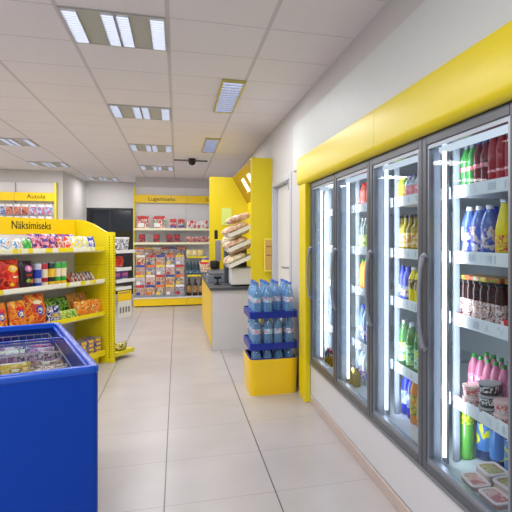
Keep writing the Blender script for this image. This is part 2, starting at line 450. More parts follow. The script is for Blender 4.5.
# ================================================================== FRIDGES
MUL = (4.70, 3.925, 3.152, 2.402, 1.635)     # door joints, far to near
SH = (1.70, 1.39, 1.095, .70)                # shelf heights
XS = 1.29                                    # front of the shelves
fr = empty('glass_door_fridge', (XW, 3.2, 0))
tag(fr, 'long built-in drinks fridge with four glass doors under the yellow bulkhead', 'fridge')
def F(name, m, x0, x1, y0, y1, z0, z1, parent=fr, **k):   # world metres in, child of the fridge
    bm = NB(); box(bm, x0-XW, x1-XW, y0-3.2, y1-3.2, z0, z1, **k); return obj(name, bm, m, parent)
LINER = mat('white fridge liner', (205, 212, 220), .4)
F('kick_panel', mat('kick panel white', (214, 214, 216), .45), XW+.001, XW+.03, 1.572, 4.738, .078, .335)
F('sill', mat('grey sill', (128, 132, 138), .4, metal=.3), XW-.01, XW+.05, 1.572, 4.738, .336, .358)
bm = NB()
for a in ((1.98, 2.02, 1.572, 4.738, .3, 1.98), (XW+.06, 1.98, 1.572, 1.6, .3, 1.98), (XW+.06, 1.98, 4.70, 4.738, .3, 1.98),
          (XW+.06, 1.98, 1.6, 4.70, 1.93, 1.98), (XW+.06, 1.98, 1.6, 4.70, .3, .375)):
    box(bm, a[0]-XW, a[1]-XW, a[2]-3.2, a[3]-3.2, a[4], a[5])
obj('liner', bm, LINER, fr)
F('head_rail', DGREY, XW-.012, XW+.06, 1.572, 4.738, 1.935, 1.962)
F('gap_strip', BLACK, XW-.0, XW+.06, 1.572, 4.738, 1.963, 1.98)
CAN = emat('fridge canopy light', (225, 232, 245), 1.1)
F('canopy_light', CAN, XW+.065, XW+.1, 1.602, 4.698, 1.86, 1.925)
LED = emat('led strip', (238, 242, 255), 5.)
HOUSG = mat('grey lamp housing', (150, 158, 172), .5)
for i, y in enumerate(MUL):
    yy = y if 0 < i < 4 else (y-.01 if i == 0 else y+.01)
    F('mullion', HOUSG, XW+.03, XW+.075, yy-.022, yy+.022, .376, 1.925)
    if i < 4:
        F('light_strip', LED, XW+.068, XW+.082, y-.068, y-.052, .42, 1.88)
        area(XW+.1, y-.075, 1.15, 1.4, .03, 3.6, (.95, .97, 1), (R(90), R(90), R(-75)))
        F('light_housing', HOUSG, XW+.083, XW+.095, y-.07, y-.028, .39, 1.9)
    F('upright', HOUSG, XS-.012, XS+.012, (y-.03 if i < 4 else y+.02), (y-.005 if i < 4 else y+.04), .376, 1.92)
for i in range(4):
    a, b = MUL[i+1], MUL[i]
    dr = empty('door', (0, (a+b)/2-3.2, 0)); dr.parent = fr
    w = (b-a)/2-.003
    bm = NB(); x0, x1 = -.012, .028
    box(bm, x0, x1, -w, -w+.042, .36, 1.93, .004, 1); box(bm, x0, x1, w-.042, w, .36, 1.93, .004, 1)
    box(bm, x0, x1, -w+.042, w-.042, 1.885, 1.93, .004, 1); box(bm, x0, x1, -w+.042, w-.042, .36, .405, .004, 1)
    obj('door_frame', bm, DGREY, dr)
    bm = NB(); q = w-.042
    box(bm, -.006, .02, -q, -q+.018, .405, 1.885); box(bm, -.006, .02, q-.018, q, .405, 1.885)
    box(bm, -.006, .02, -q+.018, q-.018, 1.867, 1.885); box(bm, -.006, .02, -q+.018, q-.018, .405, .425)
    obj('inner_trim', bm, ALU, dr)
    bx('glass_pane', GLASS, dr, .004, .008, -q+.018, q-.018, .425, 1.867)
    bm = NB()
    yh = w-.03
    tube(bm, [(-.01, yh, .93), (-.025, yh, .94), (-.038, yh-.002, 1.0), (-.046, yh-.003, 1.08), (-.046, yh-.003, 1.22), (-.038, yh-.002, 1.31), (-.025, yh, 1.36), (-.01, yh, 1.37)], [.017, .016, .010, .009, .009, .010, .016, .017])
    obj('handle', bm, mat('grey handle', (150, 155, 166), .35, metal=.2), dr, True)
RAILM = mat('white price rail', (236, 240, 244), .35)
TICK = packmat('shelf price tickets', [(240, 242, 244), (225, 230, 236), (200, 208, 220)], 30, stretch=(1, 1, .3))
for i in range(4):
    a, b = MUL[i+1]+.012+(.03 if i == 3 else 0), MUL[i]-.035
    for z in SH:
        s = F('shelf', mat('shelf surface', (196, 202, 210), .35, metal=.2), XS+.014, 1.93, a, b, z-.055, z-.04)
        bm = NB(); box(bm, XS-.02-XW, XS-.012-XW, a-3.2, b-3.2, z-.058, z, .002, 1); obj('price_rail', bm, RAILM, s)
        bm = NB(); yy = a+.03
        while yy < b-.09:
            wd = random.choice((.06, .075)); box(bm, XS-.0215-XW, XS-.0195-XW, yy-3.2, yy+wd-3.2, z-.045, z-.012); yy += wd+random.choice((.03, .06, .09))
        obj('price_ticket', bm, TICK, s)
FL = .376
BAY = ['farthest fridge door', 'third fridge door', 'second fridge door', 'nearest fridge door']
SHN = ['top shelf', 'second shelf', 'third shelf', 'lowest shelf', 'fridge floor']
def fz(k): return FL if k == 4 else SH[k]-.0395
RZF = -math.pi/2
def rowf(bay, shelf, key, build, ys, x, desc, cat, dz=0., tail=None, rows=1, dx=.08, group=None):
    n = len(ys)
    g = group or ('%ss on the %s behind the %s' % (cat, SHN[shelf], BAY[bay]))
    for q in range(rows):
        for j, y in enumerate(ys):      # ys go far to near = left to right in the photo
            pos = ('%s from left' % ORD[j]) if n > 1 else ''
            lb = '%s, %s, %s, %s' % (desc, SHN[shelf] if q == 0 else 'back row of '+SHN[shelf], BAY[bay], pos)
            lb = lb.rstrip(', ')
            spawn(key, build, (x+q*dx, y, fz(shelf)+dz), RZF+random.uniform(-.2, .2), lb, cat, g if n > 1 or rows > 1 else None)
def ys(a, b, n): return [a+(b-a)*i/(n-1) for i in range(n)] if n > 1 else [a]

greenL = plasticmat('green drink', (70, 165, 75), .9); redL = mat('red drink', (176, 24, 44), .12); darkL = mat('dark red drink', (120, 18, 36), .12)
orangeL = mat('orange drink', (230, 130, 50), .15); blueL = mat('blue bottle plastic', (48, 84, 205), .18); brownL = mat('dark brown drink', (48, 22, 24), .12)
clearL = plasticmat('clear bottle plastic', (205, 222, 228), .6); yellowL = mat('yellow bottle plastic', (238, 216, 30), .25)
lgreenL = plasticmat('light green bottle plastic', (120, 205, 90), .85); pinkL = mat('pink drink', (228, 96, 150), .15); oliveL = mat('amber drink', (150, 130, 20), .12)
capP = mat('violet cap', (110, 90, 170), .3); capW = mat('white cap', (235, 236, 240), .3); capB = mat('blue cap', (30, 60, 190), .3); capR = mat('red cap', (214, 26, 30), .3)
capG = mat('green cap', (40, 140, 60), .3); capY = mat('gold cap', (214, 180, 50), .3); capK = mat('black cap', (24, 24, 28), .3); capS = mat('silver cap', (190, 196, 205), .25, metal=.6)
labRW = packmat('red and white print', [(220, 60, 80), (245, 240, 240), (220, 40, 60), (160, 30, 60)], 40)
labPk = packmat('pink stripe print', [(250, 150, 160), (240, 120, 140), (250, 215, 215)], 40)
labBlu = packmat('blue and white print', [(200, 208, 226), (205, 170, 165), (44, 70, 180), (80, 110, 200)], 30)
labWB = packmat('white brown pattern print', [(236, 226, 222), (182, 96, 84), (240, 236, 234), (120, 60, 60)], 60)
labY = packmat('yellow leaf print', [(150, 170, 40), (214, 214, 50), (60, 130, 160), (230, 220, 70)], 30)
labYR = packmat('yellow and red print', [(238, 216, 30), (214, 60, 40), (240, 220, 60), (200, 140, 20)], 40)
labG = packmat('green print', [(60, 150, 70), (230, 235, 210), (120, 190, 80)], 40)
labYG = packmat('yellow green print', [(200, 220, 40), (90, 180, 60), (240, 230, 80)], 36)
labK = packmat('dark gold print', [(30, 30, 34), (150, 120, 40), (220, 210, 180)], 40)

# nearest bay (doors 1.665 - 2.402); ys run left (2.35) to right (1.9)
XF = XS+.045
rowf(3, 0, 'b_or', bottle('drink_bottle', .2, .03, orangeL, capK, labRW), [2.415], XF+.03, 'small orange drink bottle at left end', 'bottle')
rowf(3, 0, 'b_gr', bottle('drink_bottle', .235, .029, greenL, capS, labPk, lz=(.46, .54)), [2.365, 2.305], XF, 'green drink bottle with pink band', 'bottle')
rowf(3, 0, 'b_dr', bottle('drink_bottle', .24, .028, darkL, capP, labPk, lz=(.46, .54)), [2.245, 2.185], XF, 'dark red drink bottle with violet cap', 'bottle')
rowf(3, 0, 'b_rd', bottle('drink_bottle', .26, .03, redL, capS, labPk, lz=(.3, .34)), [2.12, 2.055, 1.99, 1.925, 1.86, 1.795, 1.73], XF, 'bright red drink bottle with silver cap', 'bottle')
rowf(3, 0, 'b_dr', None, ys(2.34, 1.8, 8), XF+.08, 'dark red drink bottle', 'bottle', tail=1)
for o in [o for o in bpy.data.objects if o.get('label', '').startswith('dark red drink bottle, top')]:
    o['label'] = o['label'].replace('top shelf', 'back row of top shelf'); o['group'] = 'dark red bottles in the back row of the top shelf'
rowf(3, 1, 'b_bl', bottle('drink_bottle', .25, .04, plasticmat('pale blue bottle', (84, 118, 205), .8), capW, labBlu, lz=(.12, .62)), [2.35, 2.262, 2.174], XF+.01, 'blue bottle with pale printed label', 'bottle')
rowf(3, 1, 'b_bb', bottle('drink_bottle', .25, .042, blueL, capB, labBlu, lz=(.3, .5)), [2.36, 2.27, 2.18], XF+.1, 'deep blue bottle in back row', 'bottle')
rowf(3, 1, 'b_rt', bottle('drink_bottle', .265, .036, capR, capR, labK, lz=(.05, .5)), [2.095], XF+.05, 'red topped bottle with dark label', 'bottle')
rowf(3, 1, 'b_vip', bottle('drink_bottle', .27, .043, yellowL, capS, labYR, lz=(.1, .42), neck=.45, nr=.02), [2.035], XF, 'tall yellow bottle with red print', 'bottle')
rowf(3, 1, 'b_vip2', bottle('drink_bottle', .26, .038, plasticmat('light yellow green', (190, 210, 80), .9), capY, labYR), [1.94, 1.85, 1.76], XF, 'yellow green bottle with gold cap', 'bottle')
rowf(3, 2, 'b_bn', bottle('sauce_bottle', .2, .03, brownL, capK, labWB, lz=(.05, .55), shape='jar', nr=.026), ys(2.38, 2.06, 6), XF, 'dark bottle with white and brown patterned label', 'bottle')
rowf(3, 2, 'b_bn', None, [1.80, 1.72], XF, 'dark patterned bottle at right end', 'bottle')
rowf(3, 2, 'b_gn', bottle('drink_bottle', .21, .03, lgreenL, capG, labG), [2.43], XF+.05, 'green bottle behind the patterned dark bottles', 'bottle')
rowf(3, 2, 'c_top', carton('flat_carton', .3, .12, .022, packmat('red green carton print', [(190, 50, 50), (110, 170, 50), (200, 90, 60), (230, 210, 80)], 16)), [2.20, 1.88], XF+.03, 'flat red green carton atop dark bottles', 'carton', dz=.2)
rowf(3, 2, 'c_red', carton('red_pack', .07, .06, .055, capR, ((.0, .35, .1, .9, capW),)), [1.975], XF-.01, 'small red and white pack', 'pack')
rowf(3, 3, 'b_pk', bottle('drink_bottle', .225, .029, plasticmat('pink tinted bottle', (226, 130, 170), .8), capG, packmat('pink label print', [(230, 70, 150), (240, 190, 215), (225, 90, 160), (246, 226, 236)], 40, stretch=(1, 1, .3)), lz=(.15, .6)), ys(2.40, 1.74, 11), XF+.06, 'pink and clear bottle with green cap', 'bottle')
rowf(3, 3, 'b_pk', None, ys(2.40, 1.74, 11), XF+.13, 'pink bottle of the back row', 'bottle')
WT = mat('white tub plastic', (226, 214, 212), .35)
for k in range(2): rowf(3, 3, 'tubw', tub('round_tub', .048, .055, WT, mat('pale pink lid', (236, 200, 196), .35), packmat('orange pink tub print', [(236, 214, 200), (230, 120, 80), (220, 90, 150), (240, 225, 215)], 50)), [2.27], XF-.02, 'white tub with orange print, %s of a stack of two' % ('bottom' if k == 0 else 'top'), 'tub', dz=.056*k)
for k in range(3): rowf(3, 3, 'tubb', tub('round_tub', .05, .052, mat('dark tub', (70, 60, 62), .3), mat('grey lid', (186, 184, 188), .3), packmat('dark white tub print', [(60, 50, 52), (235, 235, 235), (90, 80, 80)], 50)), [2.13], XF-.018, 'dark tub with grey lid, %s of a stack of three' % ('bottom', 'middle', 'top')[k], 'tub', dz=.053*k)
for k in range(2): rowf(3, 3, 'tubw', None, [2.01], XF-.018, 'white tub right of the dark tubs, %s of two' % ('bottom' if k == 0 else 'top'), 'tub', dz=.056*k)
rowf(3, 3, 'mt', meat_tray('meat_tray', .1, .07, .02, capW, mat('tray rim', (228, 200, 198), .3), packmat('sliced meat', [(196, 110, 96), (222, 170, 150), (160, 90, 80)], 40)), [1.90], XF-.0, 'small tray of sliced meat near right end', 'food tray')
rowf(3, 4, 'b_lg', bottle('drink_bottle', .29, .036, lgreenL, capG, labYG, lz=(.6, .8)), [2.40], XF+.02, 'tall light green bottle at left end', 'bottle')
JB = bottle('juice_bottle', .25, .058, plasticmat('dark blue bottle', (40, 60, 120), .95), capK, packmat('blue label with yellow banana shapes', [(70, 120, 190), (80, 130, 200), (214, 214, 50), (80, 130, 200)], 9), lz=(.2, .72), nr=.02)
rowf(3, 4, 'b_jb', JB, ys(2.37, 1.75, 6), XF+.12, 'wide bottle with blue and yellow label', 'bottle')
FOOD1 = packmat('salad mix', [(150, 170, 90), (200, 180, 120), (170, 110, 80)], 60); FOOD2 = packmat('pink ham', [(220, 160, 160), (228, 190, 185), (196, 120, 124)], 20)
CT = plasticmat('clear tray', (214, 200, 190), .7); RIM = mat('pink white rim', (236, 218, 222), .3)
rowf(3, 4, 'st', meat_tray('salad_tray', .13, .1, .045, CT, RIM, FOOD1), [2.15, 2.0, 1.85], XF+.005, 'clear tray of salad with pale rim', 'food tray')
rowf(3, 4, 'ht', meat_tray('ham_tray', .14, .085, .018, mat('pink tray', (216, 168, 166), .35), RIM, FOOD2), [2.13, 1.97], XF-.09, 'flat pink ham tray at the left', 'food tray')

# second nearest bay (2.402 - 3.152), only its far third shows
rowf(2, 0, 'b_yg', bottle('drink_bottle', .16, .03, packmat('lime yellow print', [(210, 225, 40), (240, 215, 60), (120, 190, 50)], 30), capY, labYR, lz=(.1, .35)), [3.135, 3.065], XF-.02, 'short lime yellow bottle', 'bottle')
rowf(2, 0, 'b_sp', bottle('drink_bottle', .16, .03, capS, capP, labPk, lz=(.1, .6)), [2.995, 2.925, 2.855], XF-.02, 'short silver and pink bottle', 'bottle')
rowf(2, 0, 'c_gr', carton('grey_carton', .3, .1, .05, mat('grey carton', (120, 126, 134), .5)), [2.985], XF+.09, 'grey carton standing behind the short bottles', 'carton', dz=.0)
rowf(2, 0, 'c_gr', None, [2.985], XF+.09, 'grey carton on top of another carton', 'carton', dz=.052)
rowf(2, 0, 'c_gr', None, [2.985], XF+.09, 'uppermost grey carton of the stack', 'carton', dz=.104)
rowf(2, 1, 'b_am', bottle('beer_bottle', .24, .032, oliveL, capK, packmat('amber pink label', [(236, 214, 190), (214, 190, 40), (200, 120, 100)], 40), shape='wine', lz=(.2, .55)), ys(3.145, 2.845, 5), XF-.01, 'amber bottle with cream label', 'bottle')
rowf(2, 1, 'b_am', None, ys(3.125, 2.825, 5), XF+.08, 'amber bottle of the back row', 'bottle')
rowf(2, 2, 'b_db', bottle('drink_bottle', .225, .035, mat('violet blue plastic', (64, 72, 190), .2), capB, labBlu, lz=(.2, .5)), [3.135, 3.050], XF-.005, 'violet blue bottle', 'bottle')
rowf(2, 2, 'b_yl', bottle('drink_bottle', .225, .035, yellowL, capW, labK, lz=(.45, .7)), [2.965, 2.880, 2.795], XF-.005, 'yellow bottle with dark band', 'bottle')
rowf(2, 3, 'b_cg', bottle('drink_bottle', .29, .038, plasticmat('green clear plastic', (90, 160, 90), .55), capS, packmat('green white print', [(60, 160, 90), (225, 240, 225), (120, 200, 120), (210, 225, 60)], 36), lz=(.15, .55)), ys(3.125, 2.765, 4), XF, 'tall clear green bottle', 'bottle')
rowf(2, 4, 'b_b2', bottle('drink_bottle', .27, .042, mat('royal blue plastic', (34, 52, 176), .2), capB, packmat('pale blue label', [(120, 140, 200), (190, 200, 225)], 30), lz=(.25, .55)), [3.115, 3.025], XF+.02, 'royal blue bottle', 'bottle')
rowf(2, 4, 'b_o2', bottle('drink_bottle', .28, .042, mat('orange plastic', (226, 140, 40), .2), capY, packmat('orange green print', [(226, 150, 50), (240, 200, 80), (110, 150, 60)], 30), lz=(.2, .6)), [2.935, 2.845, 2.755], XF+.0, 'orange bottle with yellow cap', 'bottle')

# second farthest bay (3.152 - 3.925)
rowf(1, 0, 'b_r3', bottle('drink_bottle', .2, .032, mat('coral drink', (222, 96, 80), .2), capR, labRW, lz=(.2, .3)), [3.885, 3.815, 3.745], XF, 'coral red bottle', 'bottle')
rowf(1, 1, 'b_c3', bottle('drink_bottle', .25, .034, plasticmat('smoked plastic', (120, 130, 130), .8), capS, packmat('cream green label', [(236, 234, 200), (190, 200, 90), (120, 160, 90)], 34), lz=(.12, .5)), [3.905, 3.825, 3.745], XF, 'smoky bottle with cream label', 'bottle')
rowf(1, 2, 'b_o3', bottle('drink_bottle', .24, .033, mat('orange drink bright', (238, 156, 60), .2), capG, labYR, lz=(.3, .4)), [3.905, 3.825, 3.745], XF, 'orange bottle with green cap', 'bottle')
rowf(1, 3, 'b_g3', bottle('drink_bottle', .29, .037, plasticmat('blue grey plastic', (110, 140, 170), .8), capB, labBlu, lz=(.2, .5)), [3.905, 3.815, 3.725], XF, 'blue grey bottle', 'bottle')
rowf(1, 4, 'b_k3', bottle('drink_bottle', .25, .04, clearL, capB, labBlu, lz=(.2, .5)), [3.905, 3.815, 3.725], XF, 'clear bottle with blue cap', 'bottle')
rowf(1, 4, 'b_s3', bottle('drink_bottle', .13, .03, oliveL, capK, None), [3.945, 3.865, 3.785], XF-.09, 'short amber bottle in front', 'bottle')
# farthest bay
rowf(0, 4, 'b_k4', bottle('drink_bottle', .12, .034, brownL, capR, None), [4.6, 4.52, 4.44], XF-.08, 'short dark bottle', 'bottle')
rowf(0, 1, 'b_c3', None, [4.6, 4.52], XF, 'smoky bottle', 'bottle')
rowf(0, 2, 'b_c3', None, [4.6, 4.52], XF, 'smoky bottle', 'bottle')
rowf(0, 3, 'b_g3', None, [4.6, 4.52], XF, 'blue grey bottle', 'bottle')

# ================================================================== WATER STAND
ws = empty('water_display_stand', (.86, 5.32, 0)); tag(ws, 'three-tier water bottle stand with yellow base and blue trays', 'display stand')
YTUB = mat('yellow tub plastic', (250, 208, 22), .35, noise=.04, nscale=2)
bm = NB()
W, D = .232, .262
lo = roundrect(-W+.012, W-.012, -D+.012, D-.012, .06); hi = roundrect(-W, W, -D, D, .07); hi2 = roundrect(-W+.014, W-.014, -D+.014, D-.014, .06); lo2 = roundrect(-W+.016, W-.016, -D+.016, D-.016, .058)
rings = [[bm.verts.new((p[0], p[1], z)) for p in pts] for pts, z in ((lo, .0), (hi, .32), (hi, .33), (hi2, .33), (lo2, .168))]
for A, B in zip(rings, rings[1:]):
    for i in range(len(A)): bm.faces.new((A[i], A[(i+1) % len(A)], B[(i+1) % len(A)], B[i]))
bm.faces.new(rings[0][::-1]); bm.faces.new(rings[-1])
obj('base', bm, YTUB, ws, True)
def tray(z):
    bm = NB(); prism(bm, roundrect(-.221, .221, -.262, .262, .04), 'z', z-.012, z)
    A = roundrect(-.225, .225, -.266, .266, .045); B = roundrect(-.213, .213, -.254, .254, .035)
    ra = [bm.verts.new((p[0], p[1], z-.05)) for p in A]; rb = [bm.verts.new((p[0], p[1], z+.012)) for p in A]
    rc = [bm.verts.new((p[0], p[1], z+.012)) for p in B]; rd = [bm.verts.new((p[0], p[1], z-.05)) for p in B]
    for P_, Q in ((ra, rb), (rb, rc), (rc, rd), (rd, ra)):
        for i in range(len(A)): bm.faces.new((P_[i], P_[(i+1) % len(A)], Q[(i+1) % len(A)], Q[i]))
    return obj('tray', bm, TRAYB, ws)
tray(.76); tray(.47)
bm = NB(); prism(bm, roundrect(-W+.018, W-.018, -D+.018, D-.018, .055), 'z', .17, .18); obj('tray', bm, TRAYB, ws)
bm = NB()
A = roundrect(-W+.0135, W-.0135, -D+.0135, D-.0135, .06); B = roundrect(-W+.028, W-.028, -D+.028, D-.028, .05)
r0 = [bm.verts.new((p[0], p[1], .338)) for p in A]; r1 = [bm.verts.new((p[0], p[1], .338)) for p in B]; r2 = [bm.verts.new((p[0], p[1], .25)) for p in B]; r3 = [bm.verts.new((p[0], p[1], .25)) for p in A]
for P_, Q in ((r0, r1), (r1, r2), (r2, r3), (r3, r0)):
    for i in range(len(A)): bm.faces.new((P_[i], P_[(i+1) % len(A)], Q[(i+1) % len(A)], Q[i]))
obj('blue_rim', bm, TRAYB, ws)
WB = bottle('water_bottle', .278, .041, plasticmat('pale blue water bottle', (120, 178, 232), .42, .06), mat('water cap blue', (60, 110, 205), .3),
            packmat('water label print', [(120, 190, 214), (232, 238, 246), (120, 170, 220), (214, 70, 90), (225, 235, 245)], 34, stretch=(.6, .6, 1.6)), shape='water', lz=(.33, .5), nr=.013)
for z, tn, rows in ((.7605, 'top', 5), (.4705, 'middle', 5), (.1815, 'bottom', 5)):
    for rr in range(rows):
        for cc in range(4):
            if tn == 'top' and rr == 0 and cc == 2: continue
            if tn == 'bottom' and rr > 1: continue
            if tn == 'middle' and rr > 0 and cc > 0 and rr > 2: continue
            x = .86-.15+.1*cc+random.uniform(-.006, .006); y = 5.32-.2+.098*rr+random.uniform(-.004, .004)
            spawn('water', WB, (x, y, z), random.uniform(0, 6), 'blue water bottle, %s tier, %s row from front, %s from left' % (tn, ORD[rr], ORD[cc]), 'bottle', 'water bottles on the yellow and blue stand')

# ================================================================== COUNTER
ct = empty('service_counter', (.86, 8.6, 0)); tag(ct, 'service counter with white front and dark grey top', 'counter')
bx('body', mat('counter white', (208, 207, 212), .45), ct, -.425, .262, -1.33, 1.4, .0, .775)
bx('side_panel', mat('counter yellow side', (238, 200, 60), .4), ct, -.44, -.4255, -1.325, 1.4, .04, .775)
bx('worktop', CTOP, ct, -.455, .262, -1.36, 1.42, .776, .815, bev=.004)
# white appliance on the counter
a = empty('white_food_cabinet', (.815, 7.5, .8155)); tag(a, 'white box-shaped food cabinet standing on the counter corner', 'appliance')
bx('body', WHITE, a, -.135, .135, -.16, .2, .02, .235, bev=.008); bx('foot_plate', BLACK, a, -.12, .12, -.14, .18, 0, .02)
bx('lid', mat('appliance top grey', (170, 172, 178), .4), a, -.14, .14, -.165, .205, .2355, .245, bev=.003)
# till
t = empty('cash_register', (.56, 8.35, .8155)); tag(t, 'grey cash drawer unit on the counter behind the white cabinet', 'till')
bx('drawer', mat('till grey', (128, 134, 146), .4), t, -.14, .16, -.25, .2, 0, .1, bev=.006)
bm = NB(); prism(bm, [(-.2, .1), (.15, .1), (.15, .17), (-.2, .125)], 'x', -.12, .12); obj('keyboard', bm, mat('till keyboard', (96, 100, 110), .5), t)
p_ = empty('payment_screen', (.60, 8.64, .8155)); tag(p_, 'upright grey screen with yellow edges facing the aisle', 'screen')
bx('stand', BLACK, p_, -.03, .03, .02, .08, 0, .3); bx('screen', mat('screen grey', (150, 146, 158), .3), p_, -.042, .042, -.02, -.001, .28, .6); bx('mount_head', BLACK, p_, -.05, .0, 0, .06, .62, .76, bev=.015)
bx('frame', YELM, p_, -.052, .052, 0, .018, .27, .615)
m_ = empty('pos_machine', (.70, 8.06, .8155)); tag(m_, 'dark grey card machine tower beside the bread racks', 'machine')
bx('body', mat('machine grey', (84, 92, 100), .4), m_, -.05, .27, 0, .16, 0, .5, bev=.01); bx('panel', mat('machine panel', (120, 130, 136), .3), m_, -.04, .08, -.006, 0, .2, .33)
s_ = empty('barcode_scanner', (.53, 7.7, .8155)); tag(s_, 'small black scanner on a curved foot on the counter', 'scanner')
bm = NB(); lathe(bm, [(.05, 0), (.05, .012), (.014, .02), (.012, .08)], 14); obj('foot', bm, BLACK, s_, True)
bm = NB(); box(bm, -.05, .05, -.035, .035, .08, .14, .014, 3); obj('head', bm, BLACK, s_, True)
bx('glint_bar', ALU, s_, -.045, .045, -.038, -.034, .115, .125)
# flyer holder at the aisle side
h_ = empty('leaflet_holder', (.50, 9.3, .8155)); tag(h_, 'wire leaflet holder on the far end of the counter', 'leaflet holder')
bm = NB(); prism(bm, [(-.12, 0), (.1, 0), (.1, .16), (-.12, .05)], 'x', -.09, .09); obj('rack', bm, ALU, h_)
MAGC = [packmat('cover %d' % i, [tuple(int(v*.72+.28*sum(t)/3) for v in t) for t in c], 30+5*(i % 4)) for i, c in enumerate([
    [(196, 60, 60), (238, 222, 214), (90, 60, 70), (236, 190, 90)], [(90, 120, 170), (226, 226, 230), (150, 90, 90), (40, 50, 80)],
    [(230, 190, 60), (240, 230, 200), (200, 80, 50), (120, 70, 60)], [(210, 200, 205), (170, 110, 130), (240, 238, 238), (90, 100, 130)],
    [(120, 150, 110), (235, 225, 210), (200, 110, 90), (60, 80, 70)], [(190, 180, 190), (236, 120, 60), (245, 235, 220), (160, 60, 70)],
    [(60, 70, 110), (214, 205, 205), (190, 70, 80), (230, 210, 120)]])]
TIT = [mat('title red', (200, 30, 44), .3), mat('title yellow', (244, 206, 30), .3), mat('title blue', (40, 70, 160), .3), mat('title white', (240, 240, 240), .3), mat('title orange', (240, 110, 30), .3)]
for k in range(3):
    spawn('leaf%d' % k, carton('leaflet', .15, .006, .2, MAGC[k], ((.05, .95, .78, .94, TIT[k]),)), (.44+.035*k, 9.16-.018*k+.1*k, .9+.03*k), .2, 'colourful leaflet leaning in the wire holder, %s in the holder' % ('lowest', 'middle', 'highest')[k], 'leaflet', 'leaflets on the counter end', rx=-.6)

# ================================================================== BAKERY WALL UNIT
bk = empty('bakery_wall_unit', (XW, 8, 0)); tag(bk, 'tall yellow bakery wall unit with sloping lit canopy and bread shelves', 'shelving unit')
YP = mat('yellow end panel', (222, 200, 6), .45, noise=.02)
bx('end_panel', YP, bk, -.262, -.001, -1.22, -1.18, 0, 2.44, bev=.002)
bx('end_panel', YP, bk, -.63, -.001, 1.1, 1.14, .83, 2.44, bev=.002)
bx('back_panel', YP, bk, -.03, -.001, -1.18, 1.1, .83, 2.44)
bm = NB(); prism(bm, [(-.262, 2.44), (-.24, 2.44), (-.035, 2.05), (-.035, 2.02), (-.262, 2.42)], 'y', -1.179, 1.099)
obj('canopy', bm, mat('mirrored amber canopy', (170, 130, 20), .22, metal=.7), bk)
SPOT = emat('canopy lamp glow', (255, 236, 200), 2.2)
for yy in (-.45, .2):
    bm = NB(); box(bm, -.21, -.11, yy-.14, yy+.14, -.008, 0); o = obj('canopy_lamp', bm, SPOT, bk)
    o.rotation_euler = (0, 0, 0); o.location = (0, 0, 0)
    for v in o.data.vertices:
        x = v.co.x; zz = 2.42+(x+.262)*(2.02-2.42)/(.227); v.co.z = zz-.004+v.co.z
area(XW-.17, 8.0, 2.12, .12, 1.6, 1.5, (1, .9, .7), (0, R(-30), 0))
TILT = R(24)
for k, z in enumerate((1.60, 1.41, 1.20)):
    s = empty('shelf', (-.2, -.45, z)); s.parent = bk; s.rotation_euler = (0, -TILT, 0)
    bm = NB(); box(bm, -.3, .15, -.28, .45, -.012, 0); obj('shelf_board', bm, WMET, s)
    bm = NB(); box(bm, -.3, .15, -.3, -.28, -.02, .03); box(bm, -.31, -.3, -.3, .45, -.02, .04); obj('price_rail', bm, WMET, s)
BRD = [packmat('bread bag a', [(205, 168, 136), (222, 192, 166), (186, 142, 110), (232, 214, 194)], 10), packmat('bread bag b', [(188, 142, 112), (212, 176, 148), (228, 204, 184)], 12), packmat('bread bag c', [(226, 212, 180), (206, 196, 150), (236, 230, 214)], 12)]
def loaf(m, L=.3, w=.12, h=.09):
    def b():
        bm = NB(); n, sg = 10, 12; rings = []
        for i in range(n+1):
            t = -1+2*i/n; k = (1-abs(t)**3.5)**.5 if abs(t) < 1 else 0
            k = max(k, .12)
            rings.append([bm.verts.new((t*L/2, w/2*k*math.cos(2*math.pi*j/sg), h/2+h/2*k*math.sin(2*math.pi*j/sg)*(1+.05*math.sin(5*t+j)))) for j in range(sg)])
        for A, B in zip(rings, rings[1:]):
            for j in range(sg): bm.faces.new((A[j], A[(j+1) % sg], B[(j+1) % sg], B[j]))
        bm.faces.new(rings[0][::-1]); bm.faces.new(rings[-1])
        return obj('bread_loaf', bm, m, None, True)
    return b
for k, z in enumerate((1.60, 1.41, 1.20)):
    for j in range(4):
        q = (k+j) % 3; off = -.18
        x = XW-.2+off*math.cos(TILT); zz = z+off*math.sin(TILT)+.006
        spawn('loaf%d' % q, loaf(BRD[q], .34-.03*q, .15, .1), (x, 8-.45-.2+.165*j, zz), 0, 'bagged bread loaf on %s sloping bakery shelf, %s from the near side' % (('top', 'middle', 'bottom')[k], ORD[j]), 'bread', 'bagged loaves on the bakery shelves', ry=-TILT)
for k, z in enumerate((1.60, 1.41, 1.20)):
    for j in range(3):
        q = (k+j+1) % 3; off = -.09
        x = XW-.2+off*math.cos(TILT)-.04; zz = z+off*math.sin(TILT)+.105
        spawn('loaf%d' % q, None, (x, 8-.45-.15+.175*j, zz), .12*(j-1), 'bagged bread loaf, upper layer of %s sloping bakery shelf, %s from near side' % (('top', 'middle', 'bottom')[k], ORD[j]), 'bread', 'bagged loaves on the bakery shelves', ry=-TILT*.8)
spawn('bigloaf', loaf(BRD[2], .27, .15, .17), (.75, 8.14, 1.316), .1, 'large pale bread bag resting on the dark card machine', 'bread', None)
o = bx('black_bag', BLACK, None, -.06, .06, -.04, .04, 0, .13, bev=.03); o.location = (.53, 8.45, .987); tag(o, 'small black bag on the cash register', 'bag')
o = bx('wall_notice', mat('pale green notice', (206, 224, 130), .6), None, .69, .85, 9.09, 9.098, 1.66, 1.94); tag(o, 'pale green paper notice on the yellow panel above the bread', 'notice')
